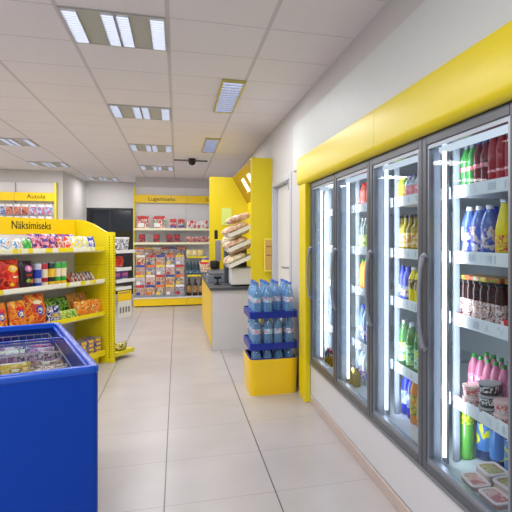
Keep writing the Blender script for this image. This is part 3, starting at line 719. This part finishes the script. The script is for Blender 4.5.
# price list board on the near end panel
n_ = empty('notice_board', (1.02, 6.74, 1.04)); tag(n_, 'slim tan notice card in a yellow frame beside the door', 'notice')
bx('frame', mat('light yellow frame', (240, 224, 80), .4), n_, 0, .118, 0, .012, 0, .41); bx('card', CARD, n_, .014, .104, -.003, 0, .02, .39)
bm = NB()
for z in (.31, .3, .2, .195): box(bm, .03, .09, -.0045, -.003, z, z+.006)
obj('print_lines', bm, mat('brown print', (120, 86, 50), .6), n_)

# ================================================================== BACK SHELVES (Lugemiseks)
YB = 12.3
bs = empty('magazine_shelving', (-.865, YB, 0)); tag(bs, 'wall shelving with yellow header and magazine rack at the far end', 'shelving unit')
SHB = mat('back shelving grey', (226, 226, 230), .5)
bx('back_panel', SHB, bs, 0, 1.06, .38, .395, 0, 2.56); bx('back_panel', SHB, bs, 1.065, 1.95, .38, .395, 0, 2.56)
hd = bx('header_board', YEL2, bs, 0, 1.06, .3, .32, 2.215, 2.385); hd2 = bx('header_board', YEL2, bs, 1.065, 1.95, .3, .32, 2.215, 2.385)
BRN = mat('sign lettering brown', (66, 52, 14), .5)
text('Lugemiseks', .122, BRN, hd, (.55, .298, 2.26), (R(90), 0, 0), align='CENTER')
text('So', .122, BRN, hd2, (1.47, .298, 2.26), (R(90), 0, 0))
bx('side_post', YELM, bs, -.03, -.002, .28, .40, 0, 2.56)
bx('plinth', YEL2, bs, 0, 1.06, -.02, .3, .02, .17); bx('plinth', YEL2, bs, 1.065, 1.45, -.02, .3, .02, .17)
bx('base_shelf', WMET, bs, 0, 1.45, -.03, .38, .171, .2)
for z, x1 in ((1.66, 1.85), (1.36, 1.85)):
    s = bx('shelf', WMET, bs, 0, x1, .02, .38, z-.03, z-.005); bx('price_rail', mat('cream price rail', (238, 236, 200), .4), s, 0, x1, .005, .018, z-.045, z)
for z in (1.06, .66):
    s = bx('shelf', WMET, bs, 1.08, 1.48, .02, .38, z-.02, z-.005); bx('price_rail', YELM, s, 1.08, 1.48, .005, .018, z-.04, z-.002)
o = bx('dotted_post', packmat('white dots on yellow', [(240, 200, 40), (250, 245, 220), (240, 180, 60)], 34), None, -.018, .018, -.01, .01, 0, .76); o.location = (.56, 9.62, .8155)
tag(o, 'narrow yellow and white dotted post at the far counter end', 'post')
# upper shelves goods
PRW = packmat('red green white cover', [(210, 60, 60), (240, 236, 232), (60, 140, 80), (220, 100, 110)], 12)
for j, x in enumerate((-.70, -.37)):
    spawn('book', carton('magazine', .25, .012, .27, PRW, ((.08, .92, .72, .95, TIT[0]), (.1, .6, .1, .4, TIT[3])), 0), (x, YB+.2, 1.662), 0, 'large red, green and white magazine standing on the top shelf, %s' % ('left one', 'right one'), 'magazine', 'large magazines on the top shelf', rx=-.08) if False else None
for j, x in enumerate((-.70, -.37)):
    spawn('book', carton('magazine', .25, .012, .27, PRW, ((.08, .92, .72, .95, TIT[0]), (.1, .6, .1, .4, TIT[3])), 0), (x, YB+.2, 1.662), 0, 'large red, green and white magazine on the far top shelf, %s one' % ('left', 'right')[j], 'magazine', 'large magazines on the top shelf', rx=-.08)
for j, x in enumerate((-.08, .09)):
    spawn('book2', carton('magazine', .14, .012, .21, PRW, ((.05, .95, .6, .95, TIT[0]), (.05, .95, .1, .3, TIT[2])), 0), (x, YB+.2, 1.662), 0, 'small red and white magazine on the far top shelf, %s one' % ('left', 'right')[j], 'magazine', 'small magazines on the top shelf', rx=-.08)
PB = bag('food_bag', .17, .17, .08, packmat('white red bag', [(236, 228, 226), (240, 236, 232), (196, 40, 56)], 16))
for j, x in enumerate((.27, .42, .57)): spawn('pb', PB, (x, YB+.15, 1.662), .1*(j-1), 'white bag with red mark on the far top shelf, %s from left' % ORD[j], 'bag', 'white bags on the top shelf')
for j, x in enumerate((-.71, -.42, -.16, .0)):
    spawn('dbox', carton('paperback', .13, .04, .17, packmat('dark red box', [(120, 50, 56), (90, 50, 60), (190, 90, 90)], 20), ((.15, .85, .55, .85, TIT[0]),)), (x, YB+.15, 1.362), 0, 'dark red paperback on the second far shelf, %s from left' % ORD[j], 'book', 'paperbacks on the second shelf')
for j, x in enumerate((.25, .36, .47, .58, .7)):
    spawn('rp', bag('snack_pack', .13, .12, .06, packmat('red white pack', [(190, 60, 64), (236, 220, 214), (150, 60, 60)], 22)), (x, YB+.14, 1.362), .1, 'red and white pack on the second far shelf, %s from left' % ORD[j], 'pack', 'small packs on the second shelf')
for j, x in enumerate((.26, .38, .5)):
    spawn('yb', bag('bun_bag', .14, .15, .1, packmat('yellow white bag', [(236, 206, 60), (240, 236, 220), (230, 214, 150)], 16)), (x, YB+.15, 1.057), .1, 'yellow and white bun bag above the dark bottles, %s from left' % ORD[j], 'bag', 'bun bags on the right shelves')
for j in range(6):
    spawn('gb', bottle('drink_bottle', .3, .033, mat('dark teal bottle', (44, 78, 96), .2), capG, packmat('pale band', [(140, 170, 190), (70, 100, 140)], 30), lz=(.1, .3)), (.215+.073*j, YB+.12, .657), 0, 'dark green bottle on the middle right far shelf, %s from left' % ORD[j], 'bottle', 'dark green bottles on the far shelf')
for j in range(3):
    spawn('kb', bottle('drink_bottle', .36, .05, brownL, capK, packmat('tan label', [(196, 160, 90), (170, 120, 60)], 20), lz=(.2, .6), shape='wine'), (.25+.13*j, YB+.12, .202), 0, 'large black bottle with tan label on the bottom shelf, %s from left' % ORD[j], 'bottle', 'large black bottles')
# magazine rack: five stepped rows
rk = empty('magazine_rack', (-.87, YB, .2015)); tag(rk, 'stepped metal magazine rack on the far shelving', 'rack')
RS = [(.0, .0), (.065, .21), (.13, .42), (.195, .63), (.26, .84)]
for i, (dy, dz) in enumerate(RS):
    bm = NB(); box(bm, 0, 1.02, -.02+dy, .028+dy, dz, dz+.008); box(bm, 0, 1.02, -.026+dy, -.02+dy, dz, dz+.05); obj('ledge', bm, ALU, rk)
for x in (0, 1.015): 
    bm = NB(); prism(bm, [(.03, 0), (.05, 0), (.30, .86), (.28, .86)], 'x', x, x+.006); obj('side_bracket', bm, ALU, rk)
k = 0
for i, (dy, dz) in enumerate(RS):
    x = -.84
    nn = [5, 5, 5, 5, 6][i]; wd = 1.0/nn
    for j in range(nn):
        kk = k % 35; mi = (i*3+j*2) % 7; ti = (i+j*2) % 5
        hh = .25 if i < 4 else .2
        spawn('mag%d_%d_%d' % (mi, ti, i == 4), carton('magazine', .185, .008, hh, MAGC[mi], ((.03, .97, .8, .98, TIT[ti]), (.1, .5, .15, .4, TIT[(ti+2) % 5])), 0),
              (x+wd/2, YB-.005+dy, .211+dz), 0, 'glossy magazine in the rack, %s row from bottom, %s from left' % (ORD[i], ORD[j]), 'magazine', 'magazines in the stepped rack', rx=-.1)
        x += wd; k += 1
for o in [o for o in COL.objects if o.name.startswith('magazine') and o.get('group') == 'magazines in the stepped rack']: pass

# ================================================================== CAR GOODS UNIT (Autole)
au = empty('car_goods_shelving', (-3.9, 11.7, 0)); tag(au, 'wall unit for car goods with yellow sign, left of the far doorway', 'shelving unit')
bx('back_panel', SHB, au, 0, 1.645, .32, .335, 0, 2.53)
hh = bx('header_board', YEL2, au, 0, .92, .2, .22, 2.17, 2.33); hh2 = bx('header_board', YEL2, au, .925, 1.62, .2, .22, 2.17, 2.33)
text('Autole', .118, BRN, hh2, (1.3, .198, 2.215), (R(90), 0, 0), align='CENTER')
bx('side_post', YELM, au, 1.62, 1.65, .18, .335, 0, 2.53); bx('divider', mat('panel divider', (120, 122, 120), .5), au, .918, .924, .3, .32, 0, 2.53)
for z in (2.09, 1.87, 1.5):
    bm = NB()
    for j in range(12): tube(bm, [(.05+.135*j, .31, z), (.05+.135*j, .12, z), (.05+.135*j, .115, z+.02)], .004, 6)
    obj('hook_row', bm, ALU, au)
PKC = [packmat('car pack blue', [(40, 70, 150), (200, 210, 230), (20, 30, 70)], 24), packmat('car pack green', [(50, 110, 70), (180, 190, 60), (30, 50, 60)], 24), packmat('car pack red', [(190, 60, 50), (220, 160, 130), (110, 40, 50)], 24), packmat('car pack pale', [(190, 200, 220), (90, 120, 190), (214, 90, 80)], 24)]
SEQ = [0, 0, 1, 0, 1, 0, 2, 2, 2, 3, 3, 3]
for j in range(12):
    def pk(m):
        def b():
            bm = NB(); box(bm, -.055, .055, -.012, .012, 0, .15, .004, 1); o = obj('car_goods_pack', bm, m)
            bx('header_card', mat('white hang card', (226, 226, 226), .5), o, -.05, .05, -.004, .004, .15, .2)
            return o
        return b
    q = SEQ[j]
    spawn('cp%d' % q, pk(PKC[q]), (-3.9+.05+.135*j, 11.83, 1.9), 0, '%s hanging car goods pack, upper row, %s from left' % (('blue', 'green', 'red', 'pale blue')[q], ORD[j]), 'pack', 'car goods packs in the upper row')
    spawn('cp%d' % q, pk(PKC[q]), (-3.9+.05+.135*j, 11.83, 1.67), 0, '%s hanging car goods pack, second row, %s from left' % (('blue', 'green', 'red', 'pale blue')[q], ORD[j]), 'pack', 'car goods packs in the second row')

# ================================================================== SNACK GONDOLA (Naksimiseks)
GX, GY, GA = -.722, 6.9, R(60.2)       # front lower corner of its far end; local +x runs along the shelves, -y faces the aisle
def G(s, t, z):                        # s along, t outward towards the shopper
    return (GX+math.cos(GA)*s+math.sin(GA)*t, GY+math.sin(GA)*s-math.cos(GA)*t, z)
gd = empty('snack_gondola', (GX, GY, 0), GA); tag(gd, 'yellow snack gondola shelving with curved end and lettered header', 'shelving unit')
L0 = -2.3
bx('back_panel', GREYP, gd, L0, -.002, .5, .52, .1, 1.49)
bx('header_board', YEL2, gd, L0, -.002, .495, .52, 1.49, 1.665)
text('Näksimiseks', .118, mat('sign lettering dark', (60, 50, 20), .5), gd.children[-1], (-.93, .4935, 1.548), (R(90), 0, 0), sx=.93)
# end panel with a quarter-round top
bm = NB()
pts = [(.0, 0), (.52, 0), (.52, 1.670)]
pts += [(.44, 1.668), (.38, 1.657), (.32, 1.640), (.26, 1.615), (.2, 1.585), (.14, 1.552), (.09, 1.526), (.05, 1.512), (0, 1.505)]
prism(bm, pts, 'x', 0, .03); obj('end_panel', bm, YEL, gd)
for z in (1.14,): bx('panel_seam', mat('panel seam', (190, 165, 10), .5), gd, -.0012, 0, .01, .5, z, z+.004)
# perforated upright
bm = NB(); box(bm, -.006, .046, -.012, .075, 0, 1.52, .003, 1); obj('perforated_post', bm, YELM, gd)
bm = NB()
for k in range(46):
    z = .06+.031*k; box(bm, -.0075, -.0055, .025, .038, z, z+.014); box(bm, .012, .026, -.0135, -.0115, z, z+.014)
obj('slot_holes', bm, mat('dark slots', (96, 84, 10), .6), gd)
RAILY = packmat('white yellow price rail', [(238, 238, 214), (240, 240, 225), (240, 222, 30), (236, 236, 200)], 2.2, stretch=(1.6, .01, .01))
for k, (z, y0) in enumerate(((1.35, .085), (.98, .085), (.604, .085))):
    s = bx('shelf', WMET, gd, L0, -.012, y0+.012, .495, z-.055, z-.04); bx('price_rail', [RAILY, RAILY, YELM][k], s, L0, -.012, y0, y0+.01, z-.045, z, bev=.002)
bx('base_shelf', WMET, gd, L0, -.012, .09, .495, .11, .125); bx('base_rail', YELM, gd, L0, -.012, .08, .09, .09, .155)
bx('plinth', YELM, gd, L0, -.05, .14, .49, 0, .109)
# goods
def gput(key, build, s, t, z, desc, cat, group, rz=0., rx=0., ry=0.):
    x, y, z = G(s, t, z)
    return spawn(key, build, (x, y, z), GA+rz, desc, cat, group, rx=rx, ry=ry)
Z1, Z2, Z3, Z0 = 1.3105, .9405, .5645, .1255
P = packmat
pkA = [('white and blue', P('g wb', [(236, 238, 240), (70, 150, 214), (240, 240, 240), (214, 140, 90)], 14)), ('white and green', P('g wg', [(236, 240, 236), (60, 170, 80), (240, 190, 120)], 14)),
       ('pink and blue', P('g pb', [(214, 90, 120), (236, 190, 200), (190, 40, 80), (60, 60, 150)], 20)), ('red and white', P('g rw', [(226, 60, 40), (240, 236, 232), (240, 140, 40), (70, 60, 160)], 18)),
       ('white and yellow', P('g wy', [(240, 240, 236), (236, 220, 60), (190, 200, 225)], 18)), ('blue and white', P('g bw', [(50, 70, 180), (235, 235, 240), (90, 110, 200)], 18)), ('green', P('g gg', [(50, 160, 70), (90, 190, 80), (230, 235, 225)], 16))]
seq1 = [(-1.85, 1), (-1.72, 3), (-1.58, 1), (-1.44, 1), (-1.31, 0), (-1.18, 0), (-1.05, 6), (-.93, 2), (-.82, 2), (-.71, 2), (-.60, 3), (-.50, 3), (-.40, 4), (-.30, 4), (-.21, 4), (-.11, 5)]
for j, (s, c) in enumerate(seq1):
    hgt = .14 if s < -.98 else .165
    gput('s1_%d_%d' % (c, s < -.98), bag('snack_bag', .125 if s < -.98 else .1, hgt, .045, pkA[c][1]), s, -.17, Z1, '%s snack bag, front of top gondola shelf, %s from right' % (pkA[c][0], (ORD+['fifteenth', 'sixteenth'])[len(seq1)-1-j]), 'snack bag', 'small snack bags on the top gondola shelf', rx=-.25, rz=random.uniform(-.15, .15))
purp = P('g pu', [(60, 40, 140), (210, 60, 80), (90, 60, 170), (230, 220, 235)], 18)
for j, s in enumerate((-.9, -.79, -.68, -.57, -.46, -.35)):
    gput('s1b', bag('snack_bag', .11, .185, .045, purp), s, -.27, Z1, 'purple snack bag in the back row of the top gondola shelf, %s from left' % ORD[j], 'snack bag', 'purple snack bags on the top gondola shelf', rx=-.1)
# second shelf
RED = P('big red', [(206, 24, 20), (222, 40, 26), (236, 90, 40), (150, 10, 16)], 12); KBAG = P('big black', [(26, 22, 30), (36, 28, 36), (60, 30, 50)], 10)
EMW = mat('emblem cream', (240, 225, 190), .3); EMR = mat('emblem red', (214, 30, 40), .3); EMP = mat('emblem pink', (214, 110, 190), .3); EMG = mat('emblem lime', (150, 200, 40), .3); EMY = mat('emblem yellow', (244, 196, 40), .3); EMB = mat('emblem blue', (40, 70, 180), .3)
for j, s in enumerate((-1.75, -1.515, -1.28)):
    gput('redbag', bag('crisps_bag', .22, .31, .1, RED, ((.05, .42, .5, .24, EMY), (.05, .42, .36, .15, EMW), (-.1, -.55, .3, .12, EMY), (.25, -.1, .35, .06, EMW))), s, -.17, Z2, 'large red crisps bag with round cream emblem, %s from left on the second shelf' % ORD[j], 'crisps bag', 'large red crisps bags', rx=-.08)
for j, s in enumerate((-1.085,)):
    gput('blkbag', bag('crisps_bag', .165, .29, .08, KBAG, ((0, .45, .55, .22, EMP), (0, .45, .3, .1, EMW), (-.2, -.35, .3, .14, EMG), (.35, -.4, .3, .14, mat('emblem orange', (235, 130, 40), .3)), (0, .02, .5, .06, EMR))), s, -.16, Z2, 'black crisps bag with pink emblem beside the crisps tubes', 'crisps bag', None, rx=-.08)
tubes = [(-.955, 'white and blue', mat('tube pale', (196, 190, 206), .3), EMB), (-.87, 'crimson', mat('tube crimson', (176, 22, 52), .3), EMW), (-.775, 'dark blue and yellow', mat('tube navy', (24, 50, 60), .3), EMY), (-.69, 'green', mat('tube green', (52, 168, 60), .3), EMW), (-.605, 'green', None, EMW)]
LT = mat('tube green', (0, 0, 0))
for j, (s, d_, m, e) in enumerate(tubes):
    m = m or LT
    gput('tube%s' % d_, can('crisps_tube', .262, .038, m, capS, ((.42, .75, e), (.08, .25, EMY if 'green' in d_ or 'yellow' in d_ else e))), s, -.16, Z2, '%s crisps tube on the second shelf, %s tube from left' % (d_, ORD[j]), 'crisps tube', 'crisps tubes on the second shelf')
    gput('tube%s' % d_, None, s, -.25, Z2, '%s crisps tube in the back row, %s from left' % (d_, ORD[j]), 'crisps tube', 'crisps tubes in the back row')
flats = P('flat pack print', [(236, 234, 232), (110, 90, 90), (230, 228, 226), (190, 90, 60)], 22); flatr = P('flat pack brown', [(150, 60, 44), (200, 90, 60), (226, 200, 190)], 22)
for j in range(9):
    s = -.52+.055*j
    gput('flat%d' % (j > 2), bag('nut_bag', .12, .15, .03, flats if j > 2 else flatr), s, -.17, Z2+.002, '%s packet leaning at the far end of the second shelf, %s from left' % ('white and black' if j > 2 else 'brown', ORD[j]), 'packet', 'leaning packets on the second shelf', rz=R(50), rx=-.5)
# third shelf
ORG = P('big orange', [(226, 110, 20), (240, 150, 40), (214, 70, 24), (246, 190, 70)], 12)
for j, s in enumerate((-1.66, -1.435, -1.21)):
    gput('orgbag', bag('crisps_bag', .21, .29, .1, ORG, ((.0, .45, .5, .16, EMR), (.0, .1, .4, .28, EMB), (.0, .1, .28, .2, EMW))), s, -.14, Z3, 'large orange crisps bag with blue emblem, third shelf, %s from left' % ORD[j], 'crisps bag', 'large orange crisps bags', rx=-.12)
for j, s in enumerate((-.965,)):
    gput('orgbag2', bag('crisps_bag', .27, .33, .11, P('orange red bag', [(236, 120, 24), (214, 40, 30), (244, 170, 50), (200, 60, 40)], 9), ((-.1, .5, .4, .14, EMW), (.05, .0, .36, .3, EMB), (.05, .0, .24, .2, EMW))), s, -.16, Z3, 'widest orange and red crisps bag with blue mascotless emblem on the third shelf'.replace(' mascotless', ''), 'crisps bag', None, rx=-.12)
for j, s in enumerate((-.79, -.70)):
    gput('bwbag', bag('snack_bag', .09, .185, .05, P('navy white bag', [(40, 50, 130), (230, 230, 235), (90, 70, 150), (226, 200, 80)], 16)), s, -.15, Z3, 'navy and white snack bag on the third shelf, %s one' % ('left', 'right')[j], 'snack bag', 'navy and white snack bags', rx=-.1)
GRN = P('green bag print', [(50, 120, 30), (90, 170, 50), (150, 190, 70), (30, 80, 30)], 14)
for j, s in enumerate((-.84, -.73, -.62, -.51, -.42)):
    gput('grnbag', bag('snack_bag', .12, .25, .07, GRN), s, -.27, Z3, 'green snack bag in the back row of the third shelf, %s from left' % ORD[j], 'snack bag', 'green snack bags', rx=-.1)
for j, s in enumerate((-.605, -.52, -.44)):
    gput('ygbag', bag('snack_bag', .1, .12, .05, P('pale green bag', [(150, 190, 60), (214, 220, 130), (90, 150, 60)], 16)), s, -.14, Z3, 'pale green snack bag in front on the third shelf, %s from left' % ORD[j], 'snack bag', 'pale green snack bags', rx=-.2)
OR2 = P('small orange', [(236, 130, 30), (246, 170, 60), (190, 90, 40), (240, 214, 120)], 16)
for r_, (t, h) in enumerate(((-.14, .19), (-.25, .27))):
    for j, s in enumerate((-.38, -.27, -.16, -.06) if r_ == 0 else (-.36, -.25, -.14)):
        gput('or2_%d' % r_, bag('snack_bag', .11, h, .06, OR2 if r_ == 0 else P('brown orange', [(190, 110, 40), (214, 150, 60), (150, 120, 40)], 16)), s, t, Z3, 'small orange snack bag in the %s of the third shelf, %s from left' % (('front', 'back')[r_], ORD[j]), 'snack bag', 'small orange snack bags %s' % ('in front', 'behind')[r_], rx=-.15)
# base shelf: low stacks of flat boxes
BX = P('blue brown box', [(60, 80, 160), (150, 110, 60), (110, 120, 170), (214, 180, 60)], 20); BX2 = P('yellow brown box', [(190, 160, 60), (120, 100, 50), (220, 200, 110), (80, 110, 60)], 20)
for j in range(9):
    s = -.09-.125*j
    for k in range(4 if j < 5 else 6):
        mm = ('bb', BX, 'blue and brown') if j < 5 else ('yb', BX2, 'yellow and brown')
        gput('bxs'+mm[0], carton('biscuit_box', .115, .2, .045, mm[1], ((.2, .8, .2, .8, EMY),)), s, -.21, Z0+.0455*k, '%s biscuit box, bottom shelf, %s stack from far end, %s layer up' % (mm[2], ORD[j], ORD[k]), 'box', 'biscuit boxes on the bottom shelf')

# end-cap shelves beyond the yellow post
ec = empty('end_cap_shelving', G(.055, 0, 0), GA); tag(ec, 'white end-cap shelves fixed beyond the yellow perforated post', 'shelving unit')
bx('back_panel', GREYP, ec, 0, .015, .02, .5, .05, 1.45)
bx('base_shelf', mat('yellow base', (226, 214, 30), .4), ec, .016, .38, .0, .5, .05, .1)
for z in (1.3, 1.09, .95, .86):
    s = bx('shelf', WMET, ec, .016, .38 if z > 1.2 or z == .95 else .3, .0, .5, z-.02, z); bx('price_rail', RAILM, s, .016, .385 if z > 1.2 or z == .95 else .305, -.012, -.001, z-.03, z+.01)
def eput(key, build, s, t, z, desc, cat, group=None):
    x, y, z = G(.055+s, t, z); spawn(key, build, (x, y, z), GA, desc, cat, group)
eput('cup1', tub('round_tub', .075, .15, P('white dots print', [(236, 236, 240), (60, 60, 100), (230, 230, 236)], 26), capW), .14, -.1, 1.3115, 'white tub with dark spots on top end-cap shelf', 'tub')
eput('cup1', None, .29, -.1, 1.3115, 'white spotted tub at the outer edge of the top end-cap shelf', 'tub')
for j in range(2): eput('rb', bag('snack_bag', .12, .13, .06, P('red bag small', [(206, 40, 36), (220, 70, 60)], 14)), .1+.1*j, -.08, 1.1015, 'red snack bag on the second end-cap shelf, %s one' % ('inner', 'outer')[j], 'snack bag', 'red bags on the end cap')
for j in range(2): eput('vb', carton('violet_box', .13, .12, .115, mat('violet print', (104, 78, 150), .4), ((.1, .9, .3, .6, EMP),)), .1+.15*j, -.1, .9615, 'violet sweets box on the third end-cap shelf, %s one' % ('inner', 'outer')[j], 'box', 'violet boxes on the end cap')
sg = empty('price_poster', G(.08, .02, .5), GA); tag(sg, 'yellow and white price poster hanging below the end-cap shelves', 'poster')
bx('sheet', mat('poster white', (226, 226, 224), .5), sg, 0, .26, -.004, 0, 0, .2); bx('yellow_band', YEL2, sg, 0, .26, -.004, 0, .2005, .32)
bm = NB()
for k in range(4): box(bm, .03+.055*k, .06+.055*k, -.0055, -.004, .06, .13)
obj('price_print', bm, mat('poster print', (120, 120, 118), .5), sg); bm = NB()
for k in range(5): box(bm, .02+.045*k, .05+.045*k, -.0055, -.004, .29, .305)
obj('header_print', bm, mat('poster print', (120, 120, 118), .5), sg)
eput('ybag', bag('snack_bag', .2, .09, .12, P('yellow black bag', [(226, 206, 40), (60, 60, 50), (220, 210, 120)], 20)), .2, -.07, .101, 'yellow and black bag low on the end-cap base', 'snack bag')

# ================================================================== CHEST FREEZER
FZ = math.atan2(.960, -.281) - math.pi/2
fz_ = empty('chest_freezer', (-.325, 2.6, 0), FZ)     # local +y along its long side (away), -x to its left; origin = near right corner
tag(fz_, 'blue chest freezer with sliding glass lids in the left foreground', 'freezer')
FL_, FW, FH = 1.47, .72, .9
bm = NB()
def ring(bm, o, i, z0, z1):
    a = [[bm.verts.new((p[0], p[1], z)) for p in pts] for pts, z in ((o, z0), (o, z1), (i, z1), (i, z0))]
    a.append(a[0])
    for A, B in zip(a, a[1:]):
        for k in range(len(A)): bm.faces.new((A[k], A[(k+1) % len(A)], B[(k+1) % len(A)], B[k]))
A_ = roundrect(-FW, 0, 0, FL_, .026, 5); B_ = roundrect(-FW+.03, -.03, .034, FL_-.034, .03, 5)
rr_ = [[bm.verts.new((p[0], p[1], z)) for p in q] for q, z in ((A_, .06), (A_, FH-.032), (B_, FH-.032), (B_, FH-.262))]
for A, B in zip(rr_, rr_[1:]):
    for k in range(len(A)): bm.faces.new((A[k], A[(k+1) % len(A)], B[(k+1) % len(A)], B[k]))
bm.faces.new(rr_[0][::-1]); bm.faces.new(rr_[-1])
obj('body', bm, BLUE, fz_, True)
bm = NB()
i_ = roundrect(-FW+.03, -.03, .034, FL_-.034, .03, 6)
def insr(p, q): return roundrect(-FW-.002+q, .002-q, -.002+q, FL_+.002-q, .034, 6)
prs = [(insr(0, .001), FH-.034), (insr(0, -.002), FH-.028), (insr(0, -.002), FH-.014), (insr(0, .002), FH-.004), (insr(0, .010), FH), (roundrect(-FW+.024, -.024, .028, FL_-.028, .03, 6), FH), (i_, FH-.005), (i_, FH-.034)]
a = [[bm.verts.new((p[0], p[1], z)) for p in pts] for pts, z in prs]; a.append(a[0])
for A, B in zip(a, a[1:]):
    for k in range(len(A)): bm.faces.new((A[k], A[(k+1) % len(A)], B[(k+1) % len(A)], B[k]))
obj('rim', bm, BLUER, fz_, True)
MID = FL_*.60
for nm, y0, y1, z in (('near', .036, MID+.03, FH-.018), ('far', MID-.01, FL_-.036, FH-.030)):
    l = empty('glass_lid', (0, 0, 0)); l.parent = fz_
    bx('glass_pane', GLASSL, l, -FW+.045, -.045, y0+.01, y1-.012, z, z+.004)
    bm = NB()
    box(bm, -FW+.032, -FW+.045, y0, y1, z-.002, z+.007); box(bm, -.045, -.032, y0, y1, z-.002, z+.007)
    box(bm, -FW+.045, -.045, y1-.012, y1, z-.002, z+.007); box(bm, -FW+.045, -.045, y0, y0+.01, z-.002, z+.007)
    obj('lid_frame', bm, BLUER, l)
bm = NB(); box(bm, -FW+.04, -.04, .04, FL_-.04, 0, .059)
obj('plinth', bm, BLACK, fz_)
# wire baskets
WIRE = mat('white wire', (226, 226, 226), .4)
for b0, b1 in ((.07, .72), (.75, FL_-.07)):
    bm = NB()
    for k in range(15):
        x = -FW+.07+(FW-.14)*k/14; tube(bm, [(x, b0, .84), (x, b0, .725), (x, b1, .725), (x, b1, .84)], .0018, 5)
    for z in (.75, .79, .84):
        tube(bm, [(-FW+.07, b0, z), (-.07, b0, z), (-.07, b1, z), (-FW+.07, b1, z), (-FW+.07, b0, z)], .002, 5)
    obj('wire_basket', bm, WIRE, fz_)
def fput(key, build, x, y, z, desc, cat, group, rz=0., rx=0.):
    w = fz_.matrix_basis if False else Matrix.Translation((-.325, 2.6, 0)) @ Matrix.Rotation(FZ, 4, 'Z')
    p = w @ Vector((x, y, z)); spawn(key, build, p, FZ+rz, desc, cat, group, rx=rx)
ICE = [('white and green', P('ice wg', [(240, 244, 238), (150, 200, 130), (246, 246, 242), (214, 224, 180)], 10)), ('golden', P('ice gold', [(226, 186, 80), (240, 214, 130), (160, 110, 50), (244, 232, 190)], 20)),
       ('brown', P('ice br', [(150, 110, 90), (196, 160, 140), (110, 80, 70), (214, 200, 190)], 18)), ('violet', P('ice vi', [(130, 80, 150), (196, 150, 200), (90, 70, 130), (230, 210, 225)], 16)), ('navy and pink', P('ice nv', [(50, 60, 140), (200, 90, 150), (80, 100, 180), (225, 215, 225)], 14))]
rowsF = [(.16, 2), (.27, 2), (.38, 1), (.49, 1), (.60, 0), (.86, 3), (.97, 0), (1.08, 4), (1.19, 3), (1.30, 4)]
for i, (y, c) in enumerate(rowsF):
    for j in range(4):
        x = -FW+.145+.143*j
        cc = c if j < 3 or c in (3, 4) else (3 if c == 0 else 2)
        fput('ice%d' % cc, bag('ice_cream_pack', .14, .115, .05, ICE[cc][1]), x, y, .732, '%s ice cream pack, %s row from freezer near end, %s from left' % (ICE[cc][0], ORD[i], ORD[j]), 'ice cream', 'ice cream packs in the freezer', rx=-.75 if c != 1 else -.35, rz=random.uniform(-.12, .12))

# ================================================================== CAMERA, WORLD, VIEW
cam = bpy.data.cameras.new('camera'); co = bpy.data.objects.new('camera', cam); COL.objects.link(co); SC.camera = co
cam.sensor_width = 36; cam.lens = 36*550/512; cam.shift_x = -(345-256)/512; cam.shift_y = -(256-238)/512
co.location = (0, 0, 1.452); co.rotation_euler = (R(90), 0, -math.atan(168/550)); cam.clip_start = .05
w = bpy.data.worlds.new('world'); SC.world = w; w.use_nodes = True
w.node_tree.nodes['Background'].inputs[0].default_value = (.78, .88, 1, 1); w.node_tree.nodes['Background'].inputs[1].default_value = .9
vs = SC.view_settings; vs.view_transform = 'Standard'; vs.look = 'None'; vs.gamma = 1; vs.exposure = 0.0; vs.use_curve_mapping = False
